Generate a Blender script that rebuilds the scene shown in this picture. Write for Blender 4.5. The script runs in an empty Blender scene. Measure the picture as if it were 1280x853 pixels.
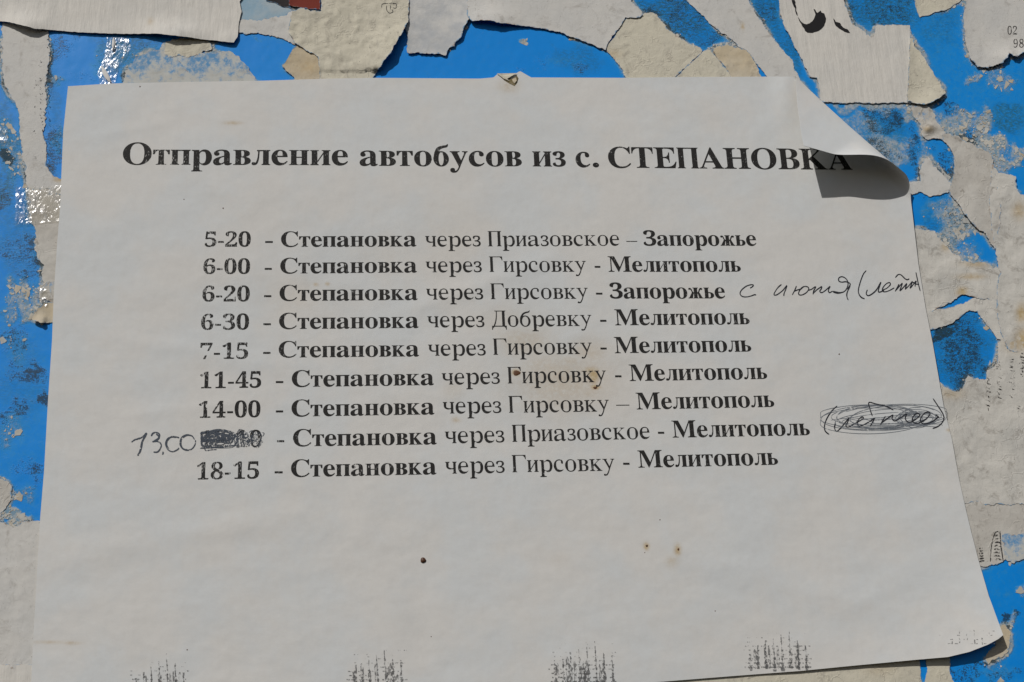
import bpy, math, random
import numpy as np
from mathutils import Vector, Matrix
from mathutils.geometry import tessellate_polygon, delaunay_2d_cdt

random.seed(7)
scene = bpy.context.scene
col = scene.collection
R = math.radians

# ------------------------------------------------------------------ camera
FOC = 1650.0                       # focal length in photo pixels (photo is 1280 wide)
CAM_R = (0.32672, -0.07795, -0.05768)
CAM_C = np.array([-0.0378, -0.13449, 0.41981])
ZW = 1.5                           # height of the notice's centre above the ground

def rot(a, b, c):
    Rx = np.array([[1, 0, 0], [0, math.cos(a), -math.sin(a)], [0, math.sin(a), math.cos(a)]])
    Ry = np.array([[math.cos(b), 0, math.sin(b)], [0, 1, 0], [-math.sin(b), 0, math.cos(b)]])
    Rz = np.array([[math.cos(c), -math.sin(c), 0], [math.sin(c), math.cos(c), 0], [0, 0, 1]])
    return Rz @ Ry @ Rx
CR = rot(*CAM_R)
P2W = np.array([[1, 0, 0], [0, 0, -1], [0, 1, 0]])   # wall-plane axes (x, y up, z out) to world
cam_d = bpy.data.cameras.new("camera")
cam = bpy.data.objects.new("camera", cam_d)
col.objects.link(cam)
cam_d.sensor_width = 36.0
cam_d.lens = FOC * 36.0 / 1280.0
cam_d.clip_start = 0.01
cam_d.clip_end = 200
M = (P2W @ CR)
c = P2W @ CAM_C + np.array([0, 0, ZW])
mw = Matrix([list(M[0]) + [c[0]], list(M[1]) + [c[1]], list(M[2]) + [c[2]], [0, 0, 0, 1]])
cam.matrix_world = mw
scene.camera = cam

# ------------------------------------------------------------------ daylight
TO_SUN = Vector((-0.66, -1.0, 1.08)).normalized()
world = bpy.data.worlds.new("World")
scene.world = world
world.use_nodes = True
wn = world.node_tree
sky = wn.nodes.new("ShaderNodeTexSky")
sky.sky_type = 'NISHITA'
sky.sun_disc = False
sky.sun_elevation = math.asin(TO_SUN.z)
sky.sun_rotation = math.atan2(TO_SUN.x, TO_SUN.y)
sky.air_density = 1.0
sky.dust_density = 2.0
bg = wn.nodes["Background"]
wn.links.new(sky.outputs[0], bg.inputs[0])
bg.inputs[1].default_value = 0.055
sun_d = bpy.data.lights.new("sun", 'SUN')
sun_d.energy = 4.0
sun_d.angle = R(0.53)
sun_d.color = (1.0, 0.965, 0.925)
sun = bpy.data.objects.new("sun", sun_d)
col.objects.link(sun)
sun.location = (-0.8, -1.0, 3.0)
sun.rotation_euler = TO_SUN.to_track_quat('Z', 'Y').to_euler()
vs = scene.view_settings
vs.view_transform = 'Standard'
vs.look = 'None'
vs.gamma = 1.0
vs.use_curve_mapping = False
vs.exposure = -0.62

# ------------------------------------------------------------------ helpers
def hashg(ix, iy, seed):
    n = (ix * 374761393 + iy * 668265263 + seed * 1442695041) & 0xffffffff
    n = ((n ^ (n >> 13)) * 1274126177) & 0xffffffff
    return ((n ^ (n >> 16)) & 0xffff) / 32767.5 - 1.0

def vnoise(x, y, seed=0):
    x = np.asarray(x, float); y = np.asarray(y, float)
    ix = np.floor(x).astype(np.int64); iy = np.floor(y).astype(np.int64)
    fx = x - ix; fy = y - iy
    fx = fx * fx * fx * (fx * (fx * 6 - 15) + 10); fy = fy * fy * fy * (fy * (fy * 6 - 15) + 10)
    a = hashg(ix, iy, seed); b = hashg(ix + 1, iy, seed)
    cc = hashg(ix, iy + 1, seed); d = hashg(ix + 1, iy + 1, seed)
    return (a * (1 - fx) + b * fx) * (1 - fy) + (cc * (1 - fx) + d * fx) * fy

def fbm(x, y, seed=0, octs=4, gain=0.5):
    s = 0; a = 1.0
    for k in range(octs):
        s = s + a * vnoise(np.asarray(x) * 2 ** k + 17.3 * k, np.asarray(y) * 2 ** k - 9.1 * k, seed + k)
        a *= gain
    return s

def ridged(x, y, seed=0, octs=3):
    s = 0; a = 1.0
    for k in range(octs):
        s = s + a * (1 - 2 * np.abs(vnoise(np.asarray(x) * 2 ** k, np.asarray(y) * 2 ** k, seed + 5 * k)))
        a *= 0.5
    return s

def at(px, py, z_mm=0.0):
    """point of the wall space (metres; x right, y up, z out of the wall) seen at a photo pixel, z_mm in front of the wall"""
    px = np.asarray(px, float); py = np.asarray(py, float)
    z = np.broadcast_to(np.asarray(z_mm, float) * 1e-3, px.shape)
    d = np.stack([(px - 640) / FOC, -(py - 426.5) / FOC, -np.ones_like(px)], -1) @ CR.T
    t = (z - CAM_C[2]) / d[..., 2]
    return CAM_C + d * t[..., None]

def to_world(P):
    P = np.asarray(P, float)
    return P @ P2W.T + np.array([0, 0, ZW])

def new_obj(name, V, F, mat=None, parent=None, attrs=None, smooth=True, kind=None):
    V = np.asarray(V, float)
    cen = V.mean(0)
    me = bpy.data.meshes.new(name)
    me.from_pydata((V - cen).tolist(), [], F if isinstance(F, list) else F.tolist())
    if attrs:
        for k, v in attrs.items():
            a = me.attributes.new(k, 'FLOAT', 'POINT')
            a.data.foreach_set('value', np.asarray(v, np.float32))
    if smooth:
        me.polygons.foreach_set('use_smooth', np.ones(len(me.polygons), bool))
    me.update()
    if mat: me.materials.append(mat)
    o = bpy.data.objects.new(name, me)
    col.objects.link(o)
    o.location = Vector(cen)
    if parent is not None:
        o.parent = parent
        o.location = Vector(cen) - parent_world(parent)
    if kind: o['kind'] = kind
    return o

def parent_world(p):
    v = Vector(p.location)
    while p.parent is not None:
        p = p.parent; v = v + Vector(p.location)
    return v

def tag(o, label, cat, group=None):
    o['label'] = label; o['category'] = cat
    if group: o['group'] = group
    return o

def sstep(a, b, x):
    t = np.clip((np.asarray(x, float) - a) / (b - a), 0, 1)
    return t * t * (3 - 2 * t)

# ------------------------------------------------------------------ materials
class NT:
    def __init__(s, name):
        s.m = bpy.data.materials.new(name); s.m.use_nodes = True
        s.t = s.m.node_tree; s.n = s.t.nodes; s.b = s.n["Principled BSDF"]; s.out = s.n["Material Output"]
        s.tc = s.n.new("ShaderNodeTexCoord")
    def link(s, a, b): s.t.links.new(a, b)
    def noise(s, scale, detail=4, rough=0.55, stretch=None, off=0.0, dist=0.0):
        n = s.n.new("ShaderNodeTexNoise")
        mp = s.n.new("ShaderNodeMapping")
        mp.inputs['Location'].default_value = (off, off * 1.7, off * 0.3)
        mp.inputs['Scale'].default_value = stretch or (1, 1, 1)
        s.link(s.tc.outputs['Object'], mp.inputs[0]); s.link(mp.outputs[0], n.inputs['Vector'])
        n.inputs['Scale'].default_value = scale; n.inputs['Detail'].default_value = detail
        n.inputs['Roughness'].default_value = rough; n.inputs['Distortion'].default_value = dist
        return n.outputs[0]
    def voro(s, scale, feature='DISTANCE_TO_EDGE', off=0.0):
        n = s.n.new("ShaderNodeTexVoronoi"); n.feature = feature
        mp = s.n.new("ShaderNodeMapping"); mp.inputs['Location'].default_value = (off, off, off)
        s.link(s.tc.outputs['Object'], mp.inputs[0]); s.link(mp.outputs[0], n.inputs['Vector'])
        n.inputs['Scale'].default_value = scale
        return n.outputs[0]
    def attr(s, name):
        n = s.n.new("ShaderNodeAttribute"); n.attribute_name = name
        return n.outputs['Fac']
    def math(s, op, a, b=None, c=None, clamp=False):
        n = s.n.new("ShaderNodeMath"); n.operation = op; n.use_clamp = clamp
        for i, v in enumerate((a, b, c)):
            if v is None: continue
            if isinstance(v, (int, float)): n.inputs[i].default_value = v
            else: s.link(v, n.inputs[i])
        return n.outputs[0]
    def step(s, v, a, b, o0=0.0, o1=1.0):
        n = s.n.new("ShaderNodeMapRange"); n.interpolation_type = 'SMOOTHSTEP'
        n.inputs['From Min'].default_value = a; n.inputs['From Max'].default_value = b
        n.inputs['To Min'].default_value = o0; n.inputs['To Max'].default_value = o1
        s.link(v, n.inputs[0]); return n.outputs[0]
    def mix(s, f, a, b, mode='MIX'):
        n = s.n.new("ShaderNodeMix"); n.data_type = 'RGBA'; n.blend_type = mode
        for sock, v in ((n.inputs[0], f), (n.inputs[6], a), (n.inputs[7], b)):
            if isinstance(v, (int, float)): sock.default_value = v
            elif isinstance(v, tuple): sock.default_value = (*v, 1)
            else: s.link(v, sock)
        return n.outputs[2]
    def bump(s, h, strength, dist, prev=None):
        n = s.n.new("ShaderNodeBump"); n.inputs['Strength'].default_value = strength
        n.inputs['Distance'].default_value = dist
        s.link(h, n.inputs['Height'])
        if prev is not None: s.link(prev, n.inputs['Normal'])
        return n.outputs[0]

BLUE = (0.002, 0.252, 0.79)
PALE = (0.50, 0.50, 0.46)

def paper_mat(name, colr, alt, amt=0.5, dirt=0.0, thin=0.0, rim=(0.66, 0.64, 0.60), fibre=1.0, seed=0.0, stainc=(0.36, 0.19, 0.05), coarse=1.0, edge=1.0, creases=0.0, streak=0.0):
    t = NT(name)
    n1 = t.noise(60 * coarse, 5, 0.6, off=seed)
    n2 = t.noise(420, 4, 0.65, off=seed + 3, stretch=(1, 1, 0.6))
    cc = t.mix(t.step(n1, 0.38, 0.64, 0, amt), colr, alt)
    cc = t.mix(t.step(n2, 0.35, 0.75, 0, 0.22), cc, tuple(v * 0.84 for v in colr))
    if dirt > 0:
        n3 = t.noise(150, 6, 0.72, off=seed + 9, dist=0.6)
        cc = t.mix(t.step(n3, 0.53, 0.70, 0, dirt), cc, (0.25, 0.225, 0.19))
        n4 = t.noise(1300, 3, 0.65, off=seed + 19)
        cc = t.mix(t.step(n4, 0.66, 0.72, 0, min(1, dirt * 1.4)), cc, (0.09, 0.08, 0.07))
        n7 = t.noise(520, 5, 0.75, off=seed + 29, stretch=(1.6, 1, 0.45))
        cc = t.mix(t.step(t.math('ADD', n7, t.math('MULTIPLY', n1, 0.4)), 0.76, 0.92, 0, dirt * 0.8), cc, (0.33, 0.31, 0.28))
    if thin > 0:
        n5 = t.noise(330, 7, 0.75, off=seed + 4)
        n6 = t.noise(90, 4, 0.6, off=seed + 24)
        v = t.math('ADD', n5, t.math('MULTIPLY', n6, 0.8))
        cc = t.mix(t.step(v, 1.06 - 0.32 * thin, 1.28 - 0.32 * thin, 0, 0.85), cc, (0.05, 0.27, 0.56))
    rm = t.attr('rim')
    nr = t.noise(900, 4, 0.7, off=seed + 2)
    rr = t.math('ADD', rm, t.math('MULTIPLY', nr, 0.9))
    cc = t.mix(t.step(rr, 1.15, 1.45, 0, 0.55), cc, rim)
    nq = t.noise(450, 5, 0.75, off=seed + 33)
    if edge: cc = t.mix(t.step(t.math('ADD', t.math('MULTIPLY', rm, 0.5), nq), 0.93, 1.03, 0, 0.8 * edge), cc, (0.12, 0.30, 0.50))
    nk = t.noise(520, 4, 0.7, off=seed + 43)
    cc = t.mix(t.step(t.math('ADD', t.math('MULTIPLY', rm, 0.38), nk), 0.86, 0.96, 0, 0.6), cc, (0.36, 0.25, 0.17))
    st = t.attr('stain')
    sn = t.math('MULTIPLY', st, t.step(t.noise(700, 5, 0.75, off=seed + 7), 0.30, 0.60))
    cc = t.mix(t.math('MULTIPLY', sn, 1.0, clamp=True), cc, stainc)
    cc = t.mix(t.math('MULTIPLY', st, 0.85, clamp=True), cc, (0.56, 0.44, 0.22))
    t.link(cc, t.b.inputs['Base Color'])
    t.b.inputs['Roughness'].default_value = 0.82
    t.b.inputs['Specular IOR Level'].default_value = 0.25
    b = t.bump(t.noise(2600, 3, 0.6, off=seed), 0.30 * fibre, 0.00006)
    if creases > 0:
        # wrinkle lines: cracks along distorted cell borders, broken up by noise
        mpv = t.n.new("ShaderNodeMix"); mpv.data_type = 'VECTOR'; mpv.inputs[0].default_value = 0.010
        nv_ = t.n.new("ShaderNodeTexNoise"); nv_.inputs['Scale'].default_value = 160; nv_.inputs['Detail'].default_value = 4
        t.link(t.tc.outputs['Object'], nv_.inputs['Vector'])
        t.link(t.tc.outputs['Object'], mpv.inputs[4]); t.link(nv_.outputs['Color'], mpv.inputs[5])
        vo = t.n.new("ShaderNodeTexVoronoi"); vo.feature = 'DISTANCE_TO_EDGE'; vo.inputs['Scale'].default_value = 95 + 13 * (seed % 5)
        t.link(mpv.outputs[1], vo.inputs['Vector'])
        brk = t.step(t.noise(110, 3, 0.6, off=seed + 51), 0.46, 0.60)
        cr = t.math('MULTIPLY', t.step(vo.outputs[0], 0.0, 0.05, 1.0, 0.0), brk)
        cc = t.mix(t.math('MULTIPLY', t.math('MULTIPLY', t.step(vo.outputs[0], 0.0, 0.018, 1.0, 0.0), brk), 0.30 * creases), cc, (0.25, 0.22, 0.19))
        t.link(cc, t.b.inputs['Base Color'])
        b = t.bump(cr, 0.45 * creases, 0.0002, b)
        b = t.bump(vo.outputs[0], 0.35 * creases, 0.0008, b)
    b = t.bump(t.noise(320, 5, 0.62, off=seed + 5), 0.40 * fibre, 0.0003, b)
    if streak: b = t.bump(t.noise(130, 4, 0.6, off=seed + 6, stretch=(1.6, 1, 0.25)), streak, 0.0012, b)
    t.link(b, t.b.inputs['Normal'])
    return t.m

# blue painted board with scraped-off paper fibre, glue and dirt
t = NT("blue_paint_with_scrapes")
nA = t.noise(25, 4, 0.6); nB = t.noise(520, 8, 0.78, off=2.0, dist=0.8); nC = t.noise(900, 4, 0.7, off=5.0)
cc = t.mix(t.step(nA, 0.3, 0.7, 0, 0.40), BLUE, (0.010, 0.30, 0.80))
cc = t.mix(t.step(nB, 0.50, 0.8, 0, 0.35), cc, (0.015, 0.19, 0.58))
pale = t.attr('pale'); dark = t.attr('dark'); rust = t.attr('rust'); teal = t.attr('teal')
cc = t.mix(t.math('MULTIPLY', teal, t.step(t.math('ADD', t.noise(900, 6, 0.8, off=31, stretch=(0.8, 1, 1.5)), 0.0), 0.40, 0.56), clamp=True), cc, (0.022, 0.135, 0.23))
cc = t.mix(t.step(t.math('ADD', nB, t.math('MULTIPLY', pale, 0.8)), 0.52, 0.86, 0, 0.5), cc, (0.05, 0.32, 0.60))
nG = t.noise(1900, 3, 0.7, off=26.0, stretch=(1.5, 1, 0.7))
vp = t.math('ADD', t.math('ADD', t.math('MULTIPLY', t.math('ADD', nB, t.math('MULTIPLY', nC, 0.5)), 0.75), t.math('MULTIPLY', nG, 0.32)), pale)
cc = t.mix(t.step(vp, 1.04, 1.36, 0, 0.90), cc, t.mix(t.step(t.noise(600, 4, 0.7, off=8), 0.4, 0.6), PALE, (0.22, 0.33, 0.40)))
nD = t.noise(700, 5, 0.7, off=11.0, stretch=(0.7, 1, 1.4)); nE = t.noise(170, 5, 0.7, off=14.0)
nF = t.noise(2100, 3, 0.7, off=16.0)
vd = t.math('ADD', t.math('ADD', t.math('MULTIPLY', t.math('ADD', nD, nE), 0.42), t.math('MULTIPLY', nF, 0.5)), dark)
cc = t.mix(t.step(vd, 0.895, 1.0, 0, 0.84), cc, (0.022, 0.035, 0.035))
vr = t.math('ADD', t.math('MULTIPLY', nB, 0.8), rust)
cc = t.mix(t.step(vr, 1.0, 1.2, 0, 0.9), cc, (0.27, 0.16, 0.055))
t.link(cc, t.b.inputs['Base Color'])
t.link(t.step(vp, 0.95, 1.2, 0.42, 0.8), t.b.inputs['Roughness'])
t.b.inputs['Specular IOR Level'].default_value = 0.22
b = t.bump(nD, 0.10, 0.00015)
b = t.bump(t.step(vp, 1.0, 1.25), 0.55, 0.00018, b)
b = t.bump(t.step(vd, 0.86, 0.95), 0.3, 0.00012, b)
b = t.bump(t.noise(45, 3, 0.5, off=21), 0.25, 0.0009, b)
t.link(b, t.b.inputs['Normal'])
M_WALL = t.m

M_FLAKE = paper_mat("paper_flake", (0.62, 0.60, 0.54), (0.45, 0.47, 0.46), amt=0.9, dirt=0.6, seed=20.0)
M_SHEET = paper_mat("notice_paper", (0.702, 0.692, 0.662), (0.668, 0.690, 0.690), edge=0, amt=1.0, fibre=0.55, seed=1.0, coarse=0.55)
M_WHITE = paper_mat("white_paper", (0.70, 0.675, 0.62), (0.62, 0.61, 0.575), dirt=0.12, seed=2.0, fibre=0.9, streak=0.5)
M_WORN = paper_mat("worn_white_paper", (0.66, 0.64, 0.585), (0.55, 0.54, 0.50), amt=0.9, dirt=0.55, seed=2.5, fibre=1.1, creases=0.9)
M_GREY = paper_mat("grey_paper", (0.655, 0.64, 0.60), (0.58, 0.585, 0.57), dirt=0.38, seed=3.0, creases=0.35)
M_CREAM = paper_mat("cream_paper", (0.66, 0.62, 0.50), (0.58, 0.55, 0.455), dirt=0.45, seed=4.0, creases=1.0)
M_TAN = paper_mat("tan_paper", (0.60, 0.51, 0.36), (0.62, 0.58, 0.49), dirt=0.45, seed=5.0, creases=0.8, rim=(0.62, 0.57, 0.45))
M_DIRTY = paper_mat("dirty_paper", (0.60, 0.58, 0.53), (0.46, 0.43, 0.38), dirt=0.8, seed=6.0, creases=1.0)
M_THIN = paper_mat("thin_paper_over_blue", (0.56, 0.58, 0.56), (0.50, 0.48, 0.42), amt=0.6, dirt=0.3, thin=0.65, seed=7.0, rim=(0.6, 0.56, 0.49))
M_THIN2 = paper_mat("scuffed_thin_paper", (0.58, 0.56, 0.51), (0.50, 0.47, 0.41), amt=0.6, dirt=0.7, thin=0.3, seed=8.0, creases=1.0)
M_BLUISH = paper_mat("blue_stained_paper", (0.28, 0.44, 0.56), (0.46, 0.52, 0.54), amt=0.9, thin=0.35, seed=9.0)
M_FIBRE = paper_mat("fibrous_grey_paper", (0.64, 0.635, 0.61), (0.42, 0.45, 0.48), amt=0.7, fibre=1.6, seed=10.0, coarse=1.6)
M_RED = paper_mat("red_brown_paper", (0.20, 0.035, 0.022), (0.15, 0.03, 0.02), seed=11.0, rim=(0.20, 0.04, 0.03))
M_BLACKP = paper_mat("black_printed_paper", (0.025, 0.023, 0.024), (0.05, 0.04, 0.04), seed=12.0, rim=(0.07, 0.06, 0.05))

def ink_mat(name, colr, base=0.0, gain=1.0, scale=2200, rough=0.75, stretch=(1.6, 1, 0.5), tint=None, cover=1.0):
    t = NT(name)
    w = t.attr('wear')
    n = t.noise(scale, 3, 0.6, stretch=stretch)
    n2 = t.noise(350, 3, 0.6, off=4)
    v = t.math('ADD', n, t.math('MULTIPLY', t.math('SUBTRACT', n2, 0.5), 0.35))
    v = t.math('ADD', v, t.math('ADD', t.math('MULTIPLY', w, 0.34 * gain), base))
    f = t.step(v, 0.61, 0.80, 1.0 - cover, 1.0)
    if tint: t.link(t.mix(n2, colr, tint), t.b.inputs['Base Color'])
    else: t.b.inputs['Base Color'].default_value = (*colr, 1)
    t.b.inputs['Roughness'].default_value = rough
    t.b.inputs['Specular IOR Level'].default_value = 0.3
    tr = t.n.new("ShaderNodeBsdfTransparent")
    mx = t.n.new("ShaderNodeMixShader")
    t.link(f, mx.inputs[0]); t.link(t.b.outputs[0], mx.inputs[1]); t.link(tr.outputs[0], mx.inputs[2])
    t.link(mx.outputs[0], t.out.inputs[0])
    return t.m
M_TONER = ink_mat("black_toner", (0.018, 0.017, 0.016), base=0.0)
M_PEN = ink_mat("black_pen_ink", (0.02, 0.022, 0.03), base=-0.25, gain=0.6)
M_PENCIL = ink_mat("grey_pencil", (0.07, 0.085, 0.11), base=0.10, scale=1500, stretch=(1, 1, 1))
M_BALL = ink_mat("thin_ballpoint_ink", (0.10, 0.125, 0.16), base=-0.02, scale=900, stretch=(1, 1, 1), tint=(0.26, 0.28, 0.30))
M_SMUDGE = ink_mat("faded_toner", (0.14, 0.14, 0.14), base=0.0, scale=1500, stretch=(1, 1, 0.6), tint=(0.20, 0.20, 0.20), cover=0.62)
M_PRINT = ink_mat("old_newsprint_ink", (0.05, 0.045, 0.045), base=0.08, scale=1100, stretch=(1, 1, 1))
M_BIGINK = ink_mat("glossy_black_print", (0.012, 0.011, 0.012), base=-0.3)
t = NT("rust_fleck_brown"); t.b.inputs['Base Color'].default_value = (0.10, 0.035, 0.008, 1); t.b.inputs['Roughness'].default_value = 0.6; M_RUST = t.m
t.link(t.mix(t.noise(1500, 3), (0.05, 0.02, 0.006), (0.16, 0.06, 0.015)), t.b.inputs['Base Color'])
t = NT("dark_insect_spot"); t.b.inputs['Roughness'].default_value = 0.5
t.link(t.mix(t.noise(1500, 3), (0.05, 0.02, 0.006), (0.10, 0.035, 0.012)), t.b.inputs['Base Color']); M_SPOT = t.m

# clear adhesive tape: thin transparent film with a glossy crinkled face
t = NT("crinkled_clear_tape")
t.n.remove(t.b)
gl = t.n.new("ShaderNodeBsdfGlossy"); gl.inputs['Roughness'].default_value = 0.24
gl.inputs['Color'].default_value = (1, 1, 1, 1)
tr = t.n.new("ShaderNodeBsdfTransparent"); tr.inputs[0].default_value = (0.93, 0.92, 0.89, 1)
mx = t.n.new("ShaderNodeMixShader"); t.link(t.step(t.noise(170, 4, 0.7, off=2), 0.42, 0.62, 0.03, 0.26), mx.inputs[0])
b = t.bump(t.noise(520, 3, 0.6, stretch=(1.5, 1, 0.5)), 1.0, 0.0005)
t.link(b, gl.inputs['Normal'])
t.link(tr.outputs[0], mx.inputs[1]); t.link(gl.outputs[0], mx.inputs[2]); t.link(mx.outputs[0], t.out.inputs[0])
M_TAPE = t.m

# ------------------------------------------------------------------ relief (mm) in photo coordinates
def lump(px, py):
    return 0.10 * fbm(np.asarray(px) / 170.0, np.asarray(py) / 170.0, 3, 3)

def crease(px, py, x0, y0, x1, y1, w, h):
    dx, dy = x1 - x0, y1 - y0; L = math.hypot(dx, dy)
    s = ((px - x0) * dx + (py - y0) * dy) / L
    d = ((px - x0) * -dy + (py - y0) * dx) / L
    f = sstep(-0.05 * L, 0.15 * L, s) * (1 - sstep(0.75 * L, 1.05 * L, s))
    return h * f * np.exp(-(d / w) ** 2)

def sheet_z(px, py):
    px = np.asarray(px, float); py = np.asarray(py, float)
    z = 0.90 + lump(px, py) + 0.22 * fbm(px / 230.0, py / 200.0, 21, 2)
    z = z + 0.055 * fbm(px / 38.0, py / 26.0, 31, 3)
    z = z + 0.034 * ridged(px / 85.0 + py / 150.0, py / 66.0 - px / 260.0, 41, 2)
    z = z + crease(px, py, 700, 320, 480, 400, 12, 0.20) + crease(px, py, 120, 420, 420, 470, 12, 0.13)
    z = z + crease(px, py, 150, 520, 330, 500, 7, 0.09) + crease(px, py, 60, 700, 400, 640, 18, 0.26)
    z = z + crease(px, py, 860, 700, 1150, 770, 18, 0.2) + crease(px, py, 1040, 770, 1180, 690, 14, 0.12)
    z = z + crease(px, py, 440, 640, 520, 800, 18, 0.24) + crease(px, py, 200, 180, 300, 260, 12, 0.11)
    z = z + crease(px, py, 880, 600, 980, 790, 14, 0.14) + crease(px, py, 120, 170, 220, 150, 8, 0.09)
    # lifted lower right corner
    d = (px - 1110) * 0.62 + (py - 735) * 0.78
    z = z + 2.3 * np.clip(d / 135.0, 0, 1.4) ** 2.2
    # right margin stands a little off the wall
    z = z + 0.35 * sstep(0, 60, px - (1075 + 0.16 * (py - 100)))
    # sheet rises towards the dog-ear
    q = ((px - 1065) * 0.705 - (py - 170) * 0.709)
    z = z + 0.5 * np.exp(-((q + 8) / 34.0) ** 2) * sstep(420, 200, py)
    z = z + 1.0 * np.exp(-((px - 984) / 16.0) ** 2 - ((py - 112) / 40.0) ** 2)
    return z

LEFT = [(85, 108), (79, 165), (75, 260), (71, 310), (67, 370), (65, 426), (60, 500), (55, 590), (50, 650), (46, 720), (42, 790), (37, 893)]
RIGHT = [(1115, 97), (1125, 165), (1137, 237), (1141, 270), (1148, 330), (1157, 385), (1166, 430), (1180, 510), (1190, 550), (1199, 600), (1208, 640), (1214, 665), (1223, 700), (1236, 745), (1254, 794)]
TOP = [(85, 108), (140, 104.5), (240, 102.5), (330, 101), (410, 98.5), (470, 97.5), (600, 98.5), (617, 97), (622, 92.5), (645, 92), (650, 89), (657, 93), (664, 97), (780, 97.5), (850, 96.5), (960, 96), (992, 96), (1050, 96), (1115, 97)]
BOT = [(37, 893), (300, 878), (640, 862), (820, 853), (920, 845), (1000, 839), (1060, 833), (1145, 825), (1185, 821.5), (1212, 815), (1235, 806), (1248, 799), (1254, 794)]

def edge_fn(pts, key):
    P = np.array(pts, float)
    if key == 'len':
        d = np.r_[0, np.cumsum(np.hypot(*np.diff(P, axis=0).T))]; d /= d[-1]
    elif key == 'y':
        d = (P[:, 1] - P[0, 1]) / (P[-1, 1] - P[0, 1])
    else:
        d = (P[:, 0] - P[0, 0]) / (P[-1, 0] - P[0, 0])
    return lambda t: np.stack([np.interp(t, d, P[:, 0]), np.interp(t, d, P[:, 1])], -1)
fL, fR_, fT, fB = edge_fn(LEFT, 'y'), edge_fn(RIGHT, 'y'), edge_fn(TOP, 'x'), edge_fn(BOT, 'x')

# ------------------------------------------------------------------ the wall (blue board)
def blob(px, py, spec):
    s = np.zeros_like(px)
    wx = px + 10 * fbm(px / 22.0, py / 22.0, 71, 3); wy = py + 10 * fbm(px / 22.0, py / 22.0, 81, 3)
    for x, y, rx, ry, a in spec:
        r = np.sqrt(((wx - x) / rx) ** 2 + ((wy - y) / ry) ** 2)
        s = np.maximum(s, a * (1 - sstep(0.55, 1.25, r)))
    return s
PALE_SPOTS = [(1070, 160, 45, 22, .36), (1100, 190, 50, 22, .45), (1085, 130, 70, 10, .40), (1140, 145, 16, 16, .45), (1160, 190, 8, 25, .2),
    (1200, 150, 26, 25, .38), (1232, 160, 12, 25, .42), (1240, 190, 22, 18, .48), (1255, 205, 22, 12, .42), (1275, 190, 14, 14, .35),
    (1190, 290, 26, 34, .50), (1178, 262, 20, 12, .35), (1215, 318, 14, 12, .35), (1155, 262, 12, 12, .2),
    (28, 375, 16, 30, .42), (8, 370, 10, 40, .36), (45, 370, 10, 12, .3), (20, 430, 16, 20, .22), (12, 540, 22, 25, .26), (30, 620, 18, 14, .28),
    (15, 650, 25, 10, .6), (72, 170, 10, 20, .35), (78, 105, 12, 8, .42), (130, 75, 16, 22, .30), (150, 60, 18, 14, .26), (185, 80, 40, 20, .32),
    (648, 56, 9, 5, .70), (700, 80, 30, 14, .15), (1250, 100, 26, 18, .25), (1272, 740, 10, 10, .35), (1262, 775, 12, 12, .4), (1240, 840, 25, 10, .2),
    (14, 200, 18, 26, .30), (12, 160, 14, 18, .30), (290, 66, 8, 8, .2), (322, 47, 10, 4, .3), (1215, 92, 10, 8, .3), (1190, 500, 8, 10, .2)]
DARK_SPOTS = [(840, 22, 60, 30, .20), (880, 45, 26, 18, .18), (955, 14, 22, 24, .20), (975, 55, 16, 28, .12), (1100, 10, 44, 26, .16), (1075, 190, 55, 20, .20),
    (1108, 150, 26, 24, .20), (1145, 195, 10, 40, .16), (1178, 205, 16, 22, .13), (1185, 130, 24, 8, .12), (1210, 175, 30, 14, .14),
    (1190, 290, 22, 22, .15), (1160, 285, 20, 16, .10), (1205, 440, 34, 50, .20), (1180, 415, 14, 10, .28), (700, 75, 46, 24, .13), (725, 88, 14, 8, .22), (655, 88, 10, 8, .16), (600, 48, 14, 6, .12),
    (66, 80, 10, 50, .19), (66, 190, 16, 50, .20), (78, 60, 16, 14, .16), (95, 52, 16, 5, .22), (8, 205, 12, 12, .28), (10, 245, 16, 14, .16), (25, 310, 30, 26, .15),
    (38, 345, 20, 14, .16), (20, 420, 20, 20, .15), (30, 470, 28, 16, .22), (18, 510, 22, 16, .17), (48, 495, 12, 14, .2), (36, 580, 24, 16, .14), (46, 600, 12, 18, .15), (20, 435, 30, 30, .1),
    (1205, 842, 30, 10, .16), (1228, 828, 22, 6, .2), (1250, 765, 9, 8, .24), (1270, 775, 9, 9, .2), (1255, 845, 28, 12, .14), (178, 60, 12, 14, .18), (155, 86, 18, 12, .14), (1175, 245, 25, 8, .16), (125, 95, 40, 4, .15), (1238, 685, 10, 20, .2)]
TEAL_SPOTS = [(160, 60, 40, 30, .8), (10, 180, 18, 60, .8), (830, 25, 75, 36, .95), (880, 48, 30, 18, .6), (955, 14, 30, 40, .85), (985, 75, 22, 45, .75), (1100, 10, 50, 40, .95), (1260, 152, 26, 14, .95),
    (1110, 165, 30, 30, .7), (1170, 285, 30, 40, .45), (1205, 440, 42, 52, .7), (1180, 415, 16, 10, 1.0), (720, 75, 36, 24, .45), (25, 300, 30, 60, .4), (25, 480, 30, 60, .3), (1175, 30, 26, 30, .5), (66, 150, 12, 90, .35), (12, 235, 18, 24, .9), (185, 85, 40, 14, .6)]
RUST_SPOTS = [(1203, 366, 8, 6, .75), (1276, 405, 9, 22, .75), (1277, 747, 9, 8, .55), (1262, 772, 10, 5, .52), (1270, 790, 8, 6, .5), (1240, 835, 16, 6, .32), (76, 224, 7, 4, .55), (1206, 846, 22, 6, .35), (14, 205, 8, 4, .4)]

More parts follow.
